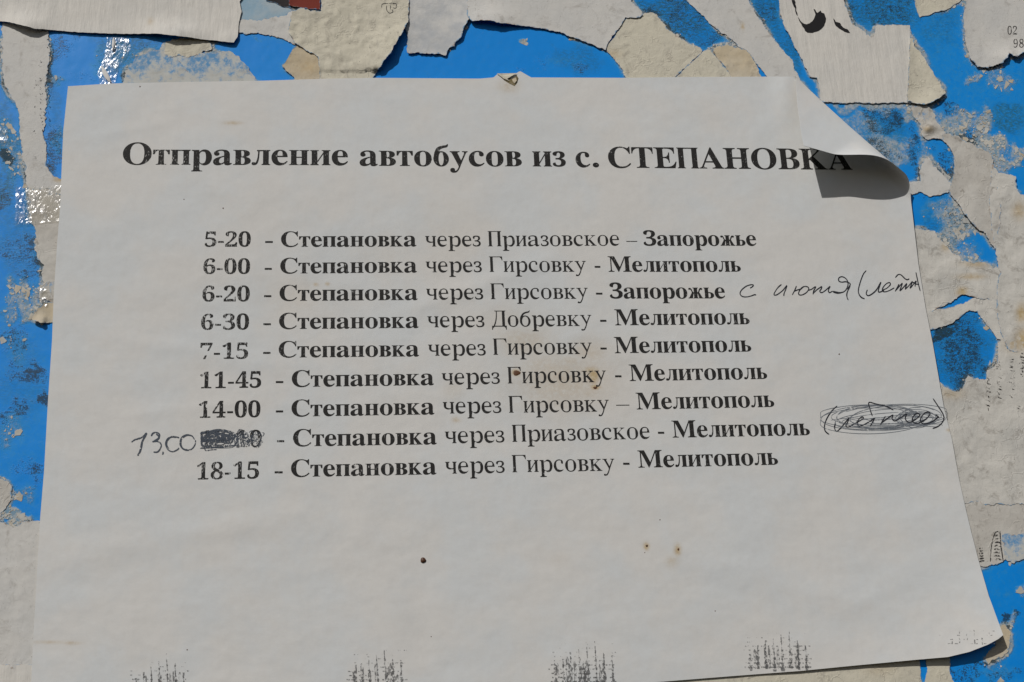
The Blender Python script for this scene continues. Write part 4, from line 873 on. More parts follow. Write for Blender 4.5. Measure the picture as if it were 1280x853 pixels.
torn("small ragged pale scrap behind the lifted lower right corner of the notice",
     [(1248, 782), (1256, 780), (1262, 790), (1264, 802), (1260, 816), (1252, 822), (1240, 824), (1236, 830), (1230, 828), (1232, 818), (1244, 808)], M_TAN, z=0.2, tear=1.3, crum=0.1)
torn("broad cream strip showing under the notice's bottom edge",
     [(780, 842), (960, 830), (1145, 810), (1149, 824), (1152, 852), (1155, 930), (770, 930)], M_CREAM, z=0.35, tear=0.9, crum=0.1, stains=[(1100, 835, 20, 10, .15)])
torn("short cream scrap right of the narrow blue sliver at the bottom edge",
     [(1156, 812), (1190, 808), (1187, 824), (1188, 842), (1194, 860), (1196, 930), (1160, 930), (1156, 852), (1159, 838)], M_CREAM, z=0.35, tear=0.9, crum=0.1)

def tape(label, poly_, z, amp, seed):
    P = jag(poly_, 0.5, seed); n = len(P)
    gx, gy = np.meshgrid(np.arange(P[:, 0].min(), P[:, 0].max(), 1.3), np.arange(P[:, 1].min(), P[:, 1].max(), 1.3))
    gx, gy = gx.ravel(), gy.ravel(); m = inside(P, gx, gy); gx, gy = gx[m], gy[m]
    m = dist_edge(P, gx, gy) > .8; gx, gy = gx[m], gy[m]
    v2, _, fc, _, _, _ = delaunay_2d_cdt([Vector((p[0], p[1])) for p in P] + [Vector((a, b_)) for a, b_ in zip(gx, gy)], [], [list(range(n))], 1, 0.001)
    V2 = np.array([(v.x, v.y) for v in v2]); px, py = V2.T
    zz = z + lump(px, py) + amp * np.abs(fbm(px / 3.4, py / 6.5, seed, 3))
    zz = np.where(under_sheet(px, py) > .5, np.minimum(zz, .72 + lump(px, py)), zz)
    o = new_obj("adhesive_tape", to_world(at(px, py, zz)), [list(f) for f in fc], M_TAPE)
    return tag(o, label, "adhesive tape")
tape("crinkled clear tape glittering in the sun, stuck beside the left edge of the notice", [(20, 234), (50, 233), (82, 232), (80, 276), (48, 279), (18, 282)], 0.55, 0.22, 501)
tape("short piece of wrinkled clear tape hanging below the top left white sheet", [(134, 47), (160, 48), (164, 60), (156, 74), (148, 84), (144, 106), (124, 106), (122, 90), (130, 72)], 0.3, 0.16, 502)
tape("tiny glinting tape end in the grubby strip left of the notice", [(50, 360), (58, 358), (60, 384), (50, 384)], 0.6, 0.22, 503)
tape("small tape scrap glinting at the left picture edge", [(-12, 160), (8, 160), (12, 178), (-12, 182)], 0.4, 0.2, 504)
# stiff white slivers of the old tape edge
def sliver(label, pts, w, z):
    C = cat_rom(np.array(pts, float), 5); T = np.gradient(C, axis=0); T /= np.hypot(T[:, 0], T[:, 1])[:, None]
    ww = w / 2 * np.sin(np.linspace(0.25, math.pi - 0.25, len(C)))[:, None]; Nm = np.stack([-T[:, 1], T[:, 0]], -1) * ww; n = len(C)
    q = np.vstack([C + Nm, C, C - Nm]); zz = np.r_[np.full(n, z), np.full(n, z + .5), np.full(n, z)] + lump(q[:, 0], q[:, 1])
    top = at(q[:, 0], q[:, 1], zz)
    F = [[i, i + 1, n + i + 1, n + i] for i in range(n - 1)] + [[n + i, n + i + 1, 2 * n + i + 1, 2 * n + i] for i in range(n - 1)]
    bot = top.copy(); bot[:, 2] -= .0002
    F = F + [[a + 3 * n for a in f[::-1]] for f in F]
    o = new_obj("paper_sliver", to_world(np.r_[top, bot]), F, M_SLIVER, attrs=dict(rim=np.zeros(6 * n), stain=np.zeros(6 * n)))
    return tag(o, label, "paper sliver")
M_SLIVER = paper_mat("white_sliver", (0.80, 0.79, 0.76), (0.7, 0.7, 0.68), seed=15.0)
sliver("short white sliver standing upright below the top left white sheet", [(142, 47), (142, 55), (141, 64)], 4.2, 0.4)
sliver("slanting white sliver above the notice's top left corner", [(127, 83), (132, 93), (138, 103)], 6.0, 0.5)


# torn fibres and grime left on the paint along every torn edge
_px, _py, _pal, _drk = WALLGRID
hm = np.zeros(_px.shape)
for B in OUTLINES:
    (bx0, by0), (bx1, by1) = B.min(0), B.max(0)
    ix = np.where((_px[0] >= bx0) & (_px[0] <= bx1) & (_px[0] > -62) & (_px[0] < 1342))[0]; iy = np.where((_py[:, 0] >= by0) & (_py[:, 0] <= by1) & (_py[:, 0] > -42) & (_py[:, 0] < 902))[0]
    if len(ix) == 0 or len(iy) == 0: continue
    sl = (slice(iy[0], iy[-1] + 1), slice(ix[0], ix[-1] + 1))
    hm[sl] = np.maximum(hm[sl], inside(B, _px[sl].ravel(), _py[sl].ravel()).reshape(_px[sl].shape))
hb = hm.copy()
for _ in range(2):
    for ax in (0, 1):
        hb = sum(np.roll(hb, k, ax) for k in range(-2, 3)) / 5.0
halo = np.clip(hb * 2.0, 0, 1) * (0.5 + 0.9 * fbm(_px / 30.0, _py / 30.0, 301, 2))
edgezone = 0.13 * sstep(95, 40, _px) + 0.10 * sstep(1010, 1060, _px) * sstep(230, 190, _py) + 0.10 * sstep(1120, 1160, _px)
pal2 = _pal + edgezone + 0.80 * np.clip(halo, 0, 1); drk2 = _drk + 0.5 * edgezone + 0.03 + 0.22 * np.clip(halo * (0.6 + vnoise(_px / 17.0, _py / 17.0, 311)), 0, 1)
wall.data.attributes['pale'].data.foreach_set('value', pal2.ravel().astype(np.float32))
wall.data.attributes['dark'].data.foreach_set('value', drk2.ravel().astype(np.float32))

# small leftover flakes of paper and paste on the paint: beyond counting, one object
rg = np.random.RandomState(12)
vis = (_px > -40) & (_px < 1320) & (_py > -30) & (_py < 890) & (under_sheet(_px, _py) < 0.2) & (hm < 0.5)
wgt = np.where(vis, np.clip(pal2 - 0.22, 0, 0.6) ** 1.5, 0.0).ravel(); wgt /= wgt.sum()
pick = rg.choice(len(wgt), 1300, p=wgt)
FV = []; FF = []; nf = 0
for k in pick:
    x0_, y0_ = _px.ravel()[k] + rg.uniform(-1, 1), _py.ravel()[k] + rg.uniform(-1, 1)
    r = min(6.0, 0.6 * math.exp(abs(rg.normal(0, 0.95)))); el = rg.uniform(0.4, 1.0); an = rg.uniform(0, 3.14); m_ = 9
    aa = np.sort(rg.uniform(0, 6.283, m_)); rr_ = r * rg.uniform(0.55, 1.25, m_)
    ax_, ay_ = rr_ * np.cos(aa), rr_ * np.sin(aa) * el
    fx_ = x0_ + ax_ * math.cos(an) - ay_ * math.sin(an); fy_ = y0_ + ax_ * math.sin(an) + ay_ * math.cos(an)
    zb = lump(fx_, fy_); hgt = rg.uniform(0.02, 0.07)
    top = at(fx_, fy_, zb + hgt); bt = at(fx_, fy_, zb - 0.1)
    FV.append(top); FV.append(bt)
    FF.append([nf + i for i in range(m_)][::-1])
    FF += [[nf + i, nf + (i + 1) % m_, nf + m_ + (i + 1) % m_, nf + m_ + i] for i in range(m_)]
    nf += 2 * m_
flk = new_obj("paper_flakes", to_world(np.vstack(FV)), FF, M_FLAKE, attrs=dict(rim=np.zeros(nf), stain=np.repeat(np.clip(rg.normal(0, 0.18, 1300), 0, 0.8), 18)), smooth=False, kind='stuff')
tag(flk, "scattered tiny flakes of torn paper and paste stuck on the blue paint", "paper flakes")

# ------------------------------------------------------------------ the bus timetable sheet
root = bpy.data.objects.new("bus_timetable", None)
col.objects.link(root)
root.location = Vector(to_world(at(np.array(640.), np.array(470.), 0.0)))
root.empty_display_size = 0.05
tag(root, "large white notice of bus departures printed in Cyrillic, its top right corner folded over", "notice")

nu, nv = 620, 400
U, Vv = np.meshgrid(np.linspace(0, 1, nu), np.linspace(0, 1, nv))
cL, cR, cT, cB = fL(Vv), fR_(Vv), fT(U), fB(U)
P00, P10, P01, P11 = fT(np.array(0.)), fT(np.array(1.)), fB(np.array(0.)), fB(np.array(1.))
u_, v_ = U[..., None], Vv[..., None]
Q = (1 - u_) * cL + u_ * cR + (1 - v_) * cT + v_ * cB - ((1 - u_) * (1 - v_) * P00 + u_ * (1 - v_) * P10 + (1 - u_) * v_ * P01 + u_ * v_ * P11)
qx, qy = Q[..., 0], Q[..., 1]
# tiny irregularity of the cut edges
S3 = at(qx, qy, sheet_z(qx, qy))
# dog-ear: roll everything beyond the fold line over a small cylinder
A = at(np.array(993.), np.array(97.), 1.6); B_ = at(np.array(1137.), np.array(234.), 1.6)
dl = (B_ - A)[:2]; Lf = np.hypot(*dl); dl = dl / Lf
nn = np.array([-dl[1], dl[0]])
if nn @ (at(np.array(1115.), np.array(97.), 1.6)[:2] - A[:2]) < 0: nn = -nn
rel2 = S3[..., :2] - A[:2]
s = rel2 @ nn; al = np.clip((rel2 @ dl) / Lf, 0, 1.0)
rr = (FOLD_R0 + (FOLD_R1 - FOLD_R0) * al ** 2) * 1e-3
s = s + rr
fq = np.clip((al - 0.55) / 0.30, 0, 1)
thm = np.radians(FOLD_T0 + (FOLD_T1 - FOLD_T0) * fq * fq * (3 - 2 * fq))
L0 = rr * thm
sp = np.clip(s, 0, None)
ang = np.minimum(sp / rr, thm)
ex = np.clip(sp - L0, 0, None)
curv = FOLD_C            # the flap itself curves a little
ca = thm + curv * ex * 0.5
noff = rr * np.sin(ang) + ex * np.cos(ca)
zoff = rr * (1 - np.cos(ang)) + ex * np.sin(ca)
mask = s > 0
S3[..., 0] = np.where(mask, S3[..., 0] + nn[0] * (noff - sp), S3[..., 0])
S3[..., 1] = np.where(mask, S3[..., 1] + nn[1] * (noff - sp), S3[..., 1])
S3[..., 2] = np.where(mask, S3[..., 2] + zoff, S3[..., 2])
print("flap tip (mm above):", (S3[0, -1, 2]) * 1e3, "fold length mm", Lf * 1e3)
STAINS = [(645, 466, 5, 4, 0.95), (742, 470, 7, 10, .8), (744, 484, 6, 3, 1.0), (738, 463, 10, 4, .6), (395, 356, 3, 2, .5), (409, 355, 3, 2, .5), (672, 456, 12, 8, .22), (712, 452, 16, 9, .24), (700, 475, 62, 34, .26), (655, 428, 34, 20, .22), (735, 440, 26, 16, .2), (690, 505, 60, 12, .14), (640, 400, 40, 16, .1),
          (736, 492, 18, 8, .2), (808, 683, 3, 4, .9), (847, 688, 4, 7, .65), (840, 702, 8, 7, .22), (568, 488, 14, 12, .12), (570, 525, 5, 3, .35), (560, 300, 60, 40, .05), (1186, 538, 3, 2, .5), (291, 154, 10, 2, .4), (636, 108, 12, 8, .25), (60, 803, 20, 2, .25), (90, 804, 10, 2, .3),
          (380, 370, 60, 26, .07), (700, 700, 14, 9, .05), (480, 320, 50, 30, .05)]
st = np.zeros_like(qx)
for sx, sy, rx, ry, a in STAINS:
    st = np.maximum(st, a * np.exp(-((qx - sx) / rx) ** 2 - ((qy - sy) / ry) ** 2))
N = nu * nv
idx = np.arange(N).reshape(nv, nu)
F = np.stack([idx[:-1, :-1], idx[1:, :-1], idx[1:, 1:], idx[:-1, 1:]], -1).reshape(-1, 4)
# thickness: offset back faces along the surface normal
dU = np.gradient(S3, axis=1); dV = np.gradient(S3, axis=0)
Nn = np.cross(dV, dU); Nn /= np.linalg.norm(Nn, axis=-1, keepdims=True)
back = S3 - Nn * 0.00011
bd = np.r_[idx[0, :], idx[1:, -1], idx[-1, -2::-1], idx[-2:0:-1, 0]]
nb = len(bd); ib = np.arange(nb) + 2 * N
sideF = np.stack([ib, np.roll(ib, -1), np.roll(ib, -1) + nb, ib + nb], -1)
SV = np.r_[S3.reshape(-1, 3), back.reshape(-1, 3)]; SV = np.r_[SV, SV[bd], SV[bd + N]]
sa = np.r_[st.ravel(), st.ravel()]; sa = np.r_[sa, sa[bd], sa[bd + N]]
allF = np.r_[F, F[:, ::-1] + N, sideF]
sheet = new_obj("paper_sheet", to_world(SV), allF, M_SHEET, root, attrs=dict(rim=np.zeros(len(SV)), stain=sa))

ink = Ink()
for a in [("О" "тправление", 153, 435, 205.8, 206.6, 27.2), ("автобусов", 449.5, 652.5, 207.2, 208, 27.2), ("из", 666, 707.5, 208, 208.3, 27.2),
          ("с", 720, 738, 208.8, 209, 27.2), (".", 741, 749, 209, 209, 27.2), ("СТЕПАНОВКА", 761, 1066, 209.6, 212.4, 25.8)]:
    word(ink, a[0], a[1], a[2], a[3], a[4], a[5], True)
h_ = ink.build("heading", M_TONER, root)

ROWS = [
 [("5-20", 255.8, 313.2, 308.6, 308.4, 1), ("-", 331.4, 340.9, 308.6, 308.6, 1), ("Степановка", 351.2, 520.5, 308.6, 308, 1), ("через", 531.7, 601, 308.2, 307.9, 0), ("Приазовское", 610.2, 774.5, 308, 307, 0), ("–", 783.3, 797, 307.6, 307.6, 0), ("Запорожье", 804.8, 945.8, 307.2, 307.2, 1)],
 [("6-00", 254, 312.4, 342.6, 342.4, 1), ("-", 330.8, 339.6, 342.3, 342.3, 1), ("Степановка", 350.2, 521.2, 342, 340.6, 1), ("через", 532.3, 602.4, 340.4, 340.2, 0), ("Гирсовку", 612, 733, 340, 339.6, 0), ("-", 743.6, 750.8, 339.8, 339.8, 1), ("Мелитополь", 760.7, 926.4, 339.8, 339.7, 1)],
 [("6-20", 252.7, 312, 377, 376.8, 1), ("-", 330, 339, 376.5, 376.5, 1), ("Степановка", 349.3, 522.2, 376.2, 375, 1), ("через", 532.8, 604.1, 374.6, 374.2, 0), ("Гирсовку", 613.6, 735.4, 374, 373.4, 0), ("-", 745.3, 753.5, 373.4, 373.4, 1), ("Запорожье", 762.6, 906.8, 373.2, 373.0, 1)],
 [("6-30", 251.2, 311.1, 412.5, 412, 1), ("-", 329, 338.4, 411.7, 411.7, 1), ("Степановка", 348.7, 523.3, 411.4, 409.9, 1), ("через", 534.5, 605.6, 409.2, 408.8, 0), ("Добревку", 615, 740, 408.4, 407.4, 0), ("-", 750.6, 758.4, 407.4, 407.4, 1), ("Мелитополь", 769, 937.4, 406.7, 405.3, 1)],
 [("7-15", 250, 310, 449, 448.5, 1), ("-", 328.8, 338, 447.7, 447.7, 1), ("Степановка", 348.3, 523.9, 447, 445.5, 1), ("через", 535.3, 607.3, 444.8, 444.2, 0), ("Гирсовку", 616.8, 740.5, 443.6, 442.3, 0), ("-", 751, 758.8, 442.2, 442.2, 1), ("Мелитополь", 768.5, 939.5, 441.6, 439.5, 1)],
 [("11-45", 249.7, 326.3, 485.6, 484.6, 1), ("-", 344.7, 354.2, 484.2, 484.2, 1), ("Степановка", 364.7, 542.5, 483.8, 481.3, 1), ("через", 552.4, 625, 480.8, 479.8, 0), ("Гирсовку", 634.8, 758.3, 479.4, 477.4, 0), ("-", 769.3, 777.3, 477, 477, 1), ("Мелитополь", 787.2, 959.4, 476.4, 473.7, 1)],
 [("14-00", 248.2, 325.3, 522.5, 521.5, 1), ("-", 344.7, 353.8, 521, 521, 1), ("Степановка", 364.3, 543.1, 520.8, 518, 1), ("через", 553.7, 626.9, 517, 516.2, 0), ("Гирсовку", 636.3, 761.9, 516, 514.2, 0), ("–", 770.6, 787.2, 513, 512.8, 0), ("Мелитополь", 795.9, 968.3, 511.9, 508.7, 1)],
 [("12-10", 250.5, 327, 559.5, 558.8, 1), ("-", 345.7, 355.2, 558.3, 558.3, 1), ("Степановка", 366.2, 546, 558.1, 555.4, 1), ("через", 556.2, 630.7, 554.2, 553, 0), ("Приазовское", 640.5, 812.6, 552.4, 548.4, 0), ("-", 823.0, 830.8, 547.8, 547.8, 1), ("Мелитополь", 840.8, 1012.8, 547.1, 544, 1)],
 [("18-15", 245.5, 323.6, 599.6, 598.2, 1), ("-", 343.2, 353.2, 597.3, 597.3, 1), ("Степановка", 363.7, 545.6, 596.3, 592.9, 1), ("через", 556.6, 631, 592.2, 591, 0), ("Гирсовку", 640.5, 768.9, 590.4, 588.3, 0), ("-", 779.4, 787.4, 586.6, 586.6, 1), ("Мелитополь", 798, 973, 584.7, 580.9, 1)],
]
for r, row in enumerate(ROWS):
    ink = Ink()
    cap = 18.9 + (21.4 - 18.9) * r / 8
    for txt, x0, x1, y0, y1, bd_ in row:
        word(ink, txt, x0, x1, y0, y1, cap, bool(bd_))
    tr_o = ink.build("timetable_row", M_TONER, root)
    tr_o['label'] = "printed row " + ("whose time is scribbled out" if r == 7 else "starting with the time " + row[0][0])

# ------------------------------------------------------------------ handwriting
def tr(pts, ox, oy, k): return [(ox + a / k, oy + b_ / k) for a, b_ in pts]
ink = Ink()
K = 4.267
for st_ in [
    [(160, 172), (172, 165), (178, 156), (165, 154), (140, 162), (115, 182), (107, 202), (118, 216), (140, 219), (165, 214), (185, 207), (193, 210)],
    [(328, 152), (308, 170), (290, 198), (290, 209), (306, 206), (335, 184), (356, 158), (350, 180), (342, 200), (340, 214)],
    [(408, 160), (398, 184), (385, 209)], [(393, 190), (412, 182), (432, 176), (442, 166)],
    [(452, 162), (434, 172), (420, 194), (422, 207), (438, 208), (460, 196), (473, 178), (468, 166), (452, 162)],
    [(470, 184), (488, 178), (505, 166), (510, 168), (500, 186), (496, 206)], [(497, 200), (515, 182), (532, 170), (542, 164), (540, 176), (532, 188), (542, 196), (560, 186), (580, 168), (586, 164), (578, 184), (584, 196), (600, 188)],
    [(600, 188), (640, 196), (665, 188), (680, 165), (682, 140), (670, 120), (650, 111), (634, 118), (634, 134), (650, 140), (672, 138), (694, 148), (690, 162), (680, 180)], [(602, 192), (625, 199), (648, 196)], [(694, 148), (692, 165), (682, 185), (676, 205), (678, 222), (684, 236)],
    [(780, 78), (764, 98), (748, 140), (738, 182), (742, 206), (755, 222), (772, 229)],
    [(786, 180), (780, 200), (790, 212), (812, 202), (835, 180), (852, 150), (858, 142), (850, 165), (844, 188), (852, 193), (875, 184)],
    [(868, 182), (890, 172), (908, 154), (905, 143), (888, 148), (870, 168), (866, 186), (880, 192), (905, 184), (930, 170)],
    [(935, 116), (950, 100), (966, 102), (985, 120), (998, 127), (1010, 122)], [(955, 150), (945, 170), (934, 190)], [(938, 184), (955, 164), (972, 146), (966, 166), (960, 186), (978, 168), (996, 148), (990, 168), (988, 180)],
    [(990, 176), (1008, 158), (1026, 136), (1020, 154), (1014, 172), (1028, 156), (1046, 134), (1042, 150), (1040, 164)], [(1045, 88), (1050, 112), (1058, 150), (1068, 188)], [(1028, 140), (1046, 150), (1062, 152)]]:
    ink.ribbon(tr(st_, 900, 320, K), 1.35, 0.0)
n1 = ink.build("handwritten_note", M_PEN, root); n1['label'] = "handwritten pen words after the third row"

ink = Ink(); K = 3.9875
rnd = random.Random(11)
for i in range(20):
    cx = 570 + rnd.uniform(-60, 60); cy = 388 + rnd.uniform(-14, 14); rx = rnd.uniform(190, 300); ry = rnd.uniform(28, 66)
    a0 = rnd.uniform(0, 6.28); a1 = a0 + rnd.uniform(2.6, 6.6)
    if i % 3 == 0: cx = 740; cy = 388 + rnd.uniform(-8, 8); rx = rnd.uniform(60, 130); ry = rnd.uniform(20, 52)
    tl = rnd.uniform(-0.06, 0.03)
    pts = [(cx + rx * math.cos(a), cy + ry * math.sin(a) + tl * rx * math.cos(a)) for a in np.linspace(a0, a1, 18)]
    pts = [(min(max(x_, 262), 888), y_) for x_, y_ in pts]
    ink.ribbon(tr(pts, 960, 426, K), 0.62, 0.25, k=2, eps=0.05)
for i in range(12):
    x0 = rnd.uniform(300, 760); y0 = rnd.uniform(345, 430); L_ = rnd.uniform(60, 240)
    ink.ribbon(tr([(x0, y0), (x0 + L_ * .5, y0 + rnd.uniform(-14, 10)), (min(x0 + L_, 870), y0 + rnd.uniform(-16, 12))], 960, 426, K), 0.6, 0.3, k=4, eps=0.05)
ink.build("scribble", M_BALL, root)
ink = Ink()
for st_ in [
    [(345, 325), (320, 348), (295, 385), (282, 422), (285, 450), (305, 468)],
    [(336, 408), (332, 436), (342, 452), (362, 436), (385, 408), (403, 386), (396, 408), (388, 426), (402, 430), (425, 418)],
    [(425, 418), (450, 404), (474, 388), (470, 380), (456, 388), (446, 406), (452, 425), (475, 420), (505, 404)],
    [(532, 385), (522, 405), (510, 426)], [(505, 404), (520, 394), (534, 384)],
    [(520, 376), (508, 340), (503, 308), (540, 316), (590, 328), (625, 346)],
    [(585, 376), (572, 398), (560, 420)], [(562, 412), (590, 392), (622, 370), (618, 388), (632, 400), (655, 388), (690, 366), (684, 386), (694, 404), (715, 404), (745, 386)],
    [(745, 386), (756, 370), (742, 362), (724, 378), (720, 400), (738, 413), (765, 404), (795, 386)], [(770, 404), (796, 382), (808, 362), (792, 356), (770, 372), (760, 396), (772, 414), (800, 412), (830, 396), (850, 378)],
    [(822, 288), (850, 330), (874, 370), (874, 398), (852, 424), (820, 438)], [(835, 370), (848, 378), (852, 386)]]:
    ink.ribbon(tr(st_, 960, 426, K), 1.45, 0.0)
n2 = ink.build("handwritten_note", M_PEN, root); n2['label'] = "crossed-out pen words after the eighth row"

ink = Ink(); K = 7.11
rnd = random.Random(5)
for st_, w_ in [([(30, 235), (60, 212), (95, 205), (130, 185), (165, 152)], 2.0), ([(165, 150), (145, 190), (125, 235), (115, 290)], 3.6), ([(118, 280), (105, 320), (85, 355)], 3.2), ([(48, 222), (90, 200), (125, 195)], 1.6),
    ([(205, 180), (225, 152), (262, 150), (280, 170), (270, 198), (235, 222), (215, 232)], 2.4), ([(215, 230), (265, 228), (292, 250), (290, 285), (262, 320), (225, 322)], 2.3), ([(250, 160), (275, 185), (262, 210), (230, 225)], 3.0),
    ([(308, 318), (312, 330), (305, 345)], 2.2),
    ([(455, 195), (430, 188), (385, 185), (345, 210), (335, 255), (355, 300), (395, 318), (440, 300), (452, 282)], 2.0), ([(425, 192), (380, 192), (350, 225), (345, 260), (365, 295)], 1.5),
    ([(590, 210), (570, 180), (525, 168), (480, 188), (462, 235), (475, 280), (515, 305), (565, 295), (595, 255), (600, 215)], 2.0), ([(575, 178), (520, 175), (480, 205), (470, 250), (490, 290), (530, 300)], 1.6)]:
    ink.ribbon(tr(st_, 160, 520, K), w_ * 0.78, 0.0)
n3 = ink.build("handwritten_note", M_PENCIL, root); n3['label'] = "grey pencilled time written left of the eighth row"
ink = Ink()
for i in range(58):
    cx = rnd.uniform(690, 900); cy = rnd.uniform(165, 255); 
    rx = rnd.uniform(18, 120); ry = rnd.uniform(8, 50); a0 = rnd.uniform(0, 6.28); a1 = a0 + rnd.uniform(1.5, 5)
    pts = [(min(max(cx + rx * math.cos(a), 650), 985), min(max(cy + ry * math.sin(a), 128), 285)) for a in np.linspace(a0, a1, 9)]
    ink.ribbon(tr(pts, 160, 520, K), rnd.uniform(0.6, 1.5), 0.1, k=2)
for i in range(80):
    cx = rnd.uniform(960, 1165); cy = rnd.uniform(150, 255); rx = rnd.uniform(8, 34); ry = rnd.uniform(8, 34); a0 = rnd.uniform(0, 6.28); a1 = a0 + rnd.uniform(1.5, 5)
    pts = [(cx + rx * math.cos(a), min(max(cy + ry * math.sin(a), 118), 282)) for a in np.linspace(a0, a1, 7)]
    ink.ribbon(tr(pts, 160, 520, K), rnd.uniform(0.5, 1.0), 0.2, k=2)
for st_, w_ in [([(640, 155), (700, 148), (760, 130), (810, 124), (870, 132), (920, 155), (950, 185), (925, 215)], 2.2), ([(760, 140), (810, 132), (880, 145), (925, 175), (920, 205)], 1.8), ([(640, 288), (720, 282), (800, 275), (870, 270), (960, 262), (990, 262)], 1.6), ([(690, 312), (740, 302), (790, 300)], 1.2), ([(665, 170), (655, 220), (670, 270), (690, 310)], 1.5),
    ([(670, 200), (680, 240), (700, 280), (760, 284)], 1.8), ([(1130, 125), (1165, 150), (1185, 180), (1165, 240), (1130, 275), (1105, 255), (1095, 200), (1110, 145), (1130, 125)], 1.6), ([(1185, 150), (1210, 155), (1195, 185)], 0.9), ([(780, 200), (830, 180), (820, 215), (870, 190), (860, 230)], 1.2)]:
    ink.ribbon(tr(st_, 160, 520, K), w_, 0.1)
ink.build("scribble", M_PENCIL, root)

# rows of faint toner streaks along the foot of the sheet
def smudge(xa, xb, ytop, ybot, nc, strength, seed):
    rnd = random.Random(seed); ink = Ink()
    for c_ in range(nc):
        f = c_ / (nc - 1); x = xa + (xb - xa) * f
        yt = ytop + (ybot - ytop) * (0.9 * abs(f - 0.62) ** 1.1) + rnd.uniform(-2, 2)
        y = yt
        if strength > .3: ink.ribbon([(x + (yt - ytop) * .05, yt + 6), (x + (yt + ybot - 2 * ytop) * .025, (yt + ybot) / 2), (x + (ybot - ytop) * .05, ybot - 1)], 1.0, 0.50, taper=False)
        while y < ybot:
            p = (y - ytop) / (ybot - ytop)
            if rnd.random() < 0.35 + 0.7 * p * strength:
                w_ = rnd.uniform(0.6, 1.2) * (0.6 + 1.9 * p * strength); h = rnd.uniform(1.2, 3.4)
                xx = x + rnd.uniform(-.5, .5) + (y - ytop) * 0.05
                ink.loops([np.array([(xx - w_, y), (xx + w_, y), (xx + w_ * .8, y + h), (xx - w_ * .7, y + h)])], 0.35 + 0.45 * (1 - p))
            y += rnd.uniform(1.6, 3.4)
    y = ytop + 6
    while y < ybot:
        p = (y - ytop) / (ybot - ytop)
        x = xa - 5 + rnd.uniform(-2, 2)
        while x < xb + 6:
            if rnd.random() < 0.22 + 0.65 * p * strength:
                L_ = rnd.uniform(1.5, 5)
                ink.loops([np.array([(x, y - .4), (x + L_, y - .5), (x + L_, y + .5 + p * strength), (x, y + .5 + p * strength)])], 0.5 + 0.45 * (1 - p))
            x += rnd.uniform(2.5, 5)
        y += 5.2
    for q_ in range(10 if strength > .3 else 0):
        xq = xa + (xb - xa) * rnd.uniform(0.05, 0.95); yq = ytop + (ybot - ytop) * rnd.uniform(0.35, 0.6)
        ink.ribbon([(xq, yq), (xq + .6, (yq + ybot) / 2), (xq + 1.2, ybot - 1)], rnd.uniform(2, 4.5), 0.62, taper=True)
    ink.build("toner_smudge", M_SMUDGE, root)
smudge(168, 228, 817, 872, 7, 0.75, 1)
smudge(440, 500, 807, 862, 7, 0.9, 2)
smudge(692, 764, 799, 857, 8, 1.0, 3)
smudge(936, 1006, 786, 837, 8, 1.0, 4)
smudge(1180, 1236, 783, 806, 7, 0.12, 5)

# rust flecks, insect spot and paste crumbs stuck to the sheet
def fleck(x, y, r, h, mat, name, stretch=1.0, seed=0):
    rnd = random.Random(seed); n = 12
    V = []; F = []
    z0 = float(sheet_z(np.array([x]), np.array([y]))[0])
    for k, (rr_, zz_) in enumerate(((1.0, 0.0), (0.85, 0.55), (0.5, 0.9))):
        for i in range(n):
            a = 2 * math.pi * i / n; q = r * rr_ * (1 + 0.12 * math.sin(3 * a + seed) + rnd.uniform(-.05, .05))
            V.append(at(np.array(x + q * math.cos(a) * stretch), np.array(y + q * math.sin(a)), z0 + zz_ * h - 0.01))
    V.append(at(np.array(float(x)), np.array(float(y)), z0 + h))
    for k in range(2):
        for i in range(n):
            j = (i + 1) % n; F.append([k * n + j, k * n + i, (k + 1) * n + i, (k + 1) * n + j])
    for i in range(n): F.append([2 * n + (i + 1) % n, 2 * n + i, 3 * n])
    o = new_obj(name, to_world(np.array(V)), F, mat, root)
    return o
fleck(529, 700.5, 3.6, 0.5, M_SPOT, "brown_spot", seed=1)
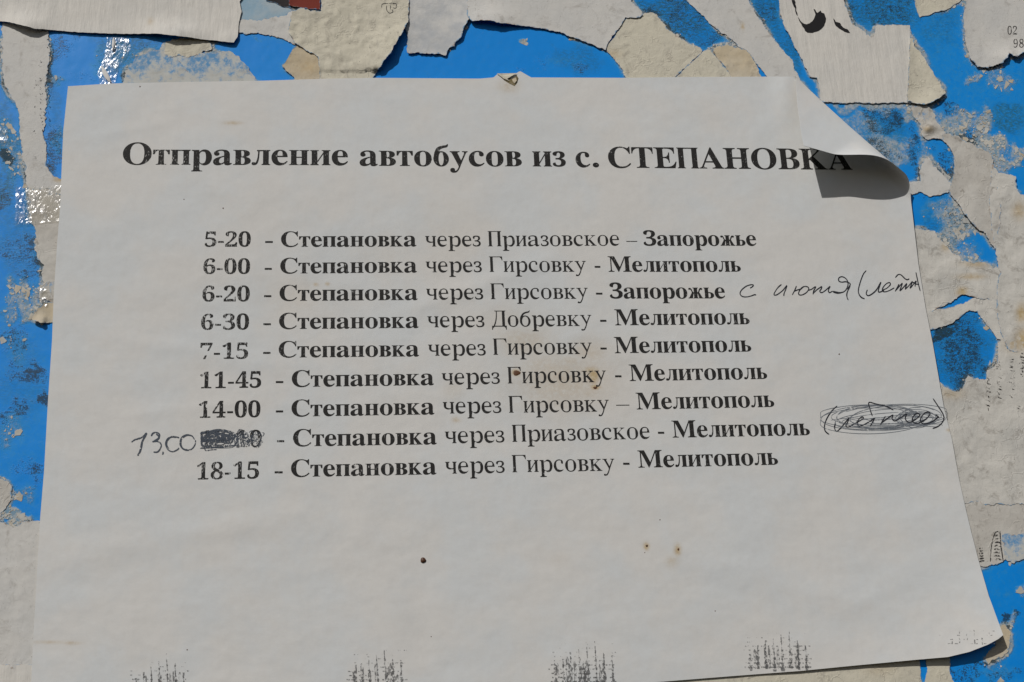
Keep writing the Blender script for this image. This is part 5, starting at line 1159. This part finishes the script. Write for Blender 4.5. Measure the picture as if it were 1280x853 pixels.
fleck(646, 466.5, 3.4, 0.12, M_RUST, "rust_fleck", 1.4, 2)
fleck(744, 485, 1.7, 0.12, M_RUST, "rust_fleck", 1.6, 3)
fleck(808.5, 682.5, 1.5, 0.15, M_SPOT, "brown_spot", seed=4)
fleck(848, 687, 1.6, 0.1, M_RUST, "rust_fleck", 0.8, 5)
for k, (x, y, r) in enumerate([(175, 108.5, 1.0), (279, 260.5, 1.0), (230, 249.5, .8), (1049, 443, 1.0), (806, 691, .7), (825, 650, .8), (234, 812.5, .9), (894, 764, .8), (539, 796, .7)]):
    fleck(x, y, r, 0.05, M_SPOT, "brown_spot", seed=9 + k)

# dark brown torn notch in the middle of the top edge, with a curled tatter of the sheet
def small_flap(name, poly_, zs, mat, parent):
    P = np.array(poly_, float); n = len(P)
    top = at(P[:, 0], P[:, 1], np.array(zs)); bot = top.copy(); bot[:, 2] -= 0.0001
    tri = tessellate_polygon([[Vector((p[0], p[1], 0)) for p in P]])
    F = []
    for f in tri:
        a, b_, c_ = top[f[0]], top[f[1]], top[f[2]]
        F.append(list(f) if (b_[0] - a[0]) * (c_[1] - a[1]) - (b_[1] - a[1]) * (c_[0] - a[0]) > 0 else list(f)[::-1])
    F += [[i + n for i in f[::-1]] for f in F[:]] + [[i, (i + 1) % n, (i + 1) % n + n, i + n] for i in range(n)]
    return new_obj(name, to_world(np.r_[top, bot]), F, mat, parent, attrs=dict(rim=np.zeros(2 * n), stain=np.zeros(2 * n)), smooth=False)
small_flap("torn_notch", [(624, 94), (633, 96.5), (640, 99), (646, 94.5), (648, 98), (646, 104), (643, 107.5), (637, 104.5), (630, 100)], [1.15] * 9, M_NOTCH, root)
small_flap("torn_tatter", [(621, 92), (646, 91.6), (640, 95), (634, 98.5), (637, 101.5), (630, 98.6), (625, 95)], [1.3, 1.4, 1.7, 1.6, 1.5, 1.45, 1.3], M_CREAM, root)
small_flap("torn_tatter", [(640, 99), (645, 97), (646, 101), (643, 104.5), (641, 102)], [1.4, 1.6, 1.5, 1.4, 1.45], M_TAN, root)
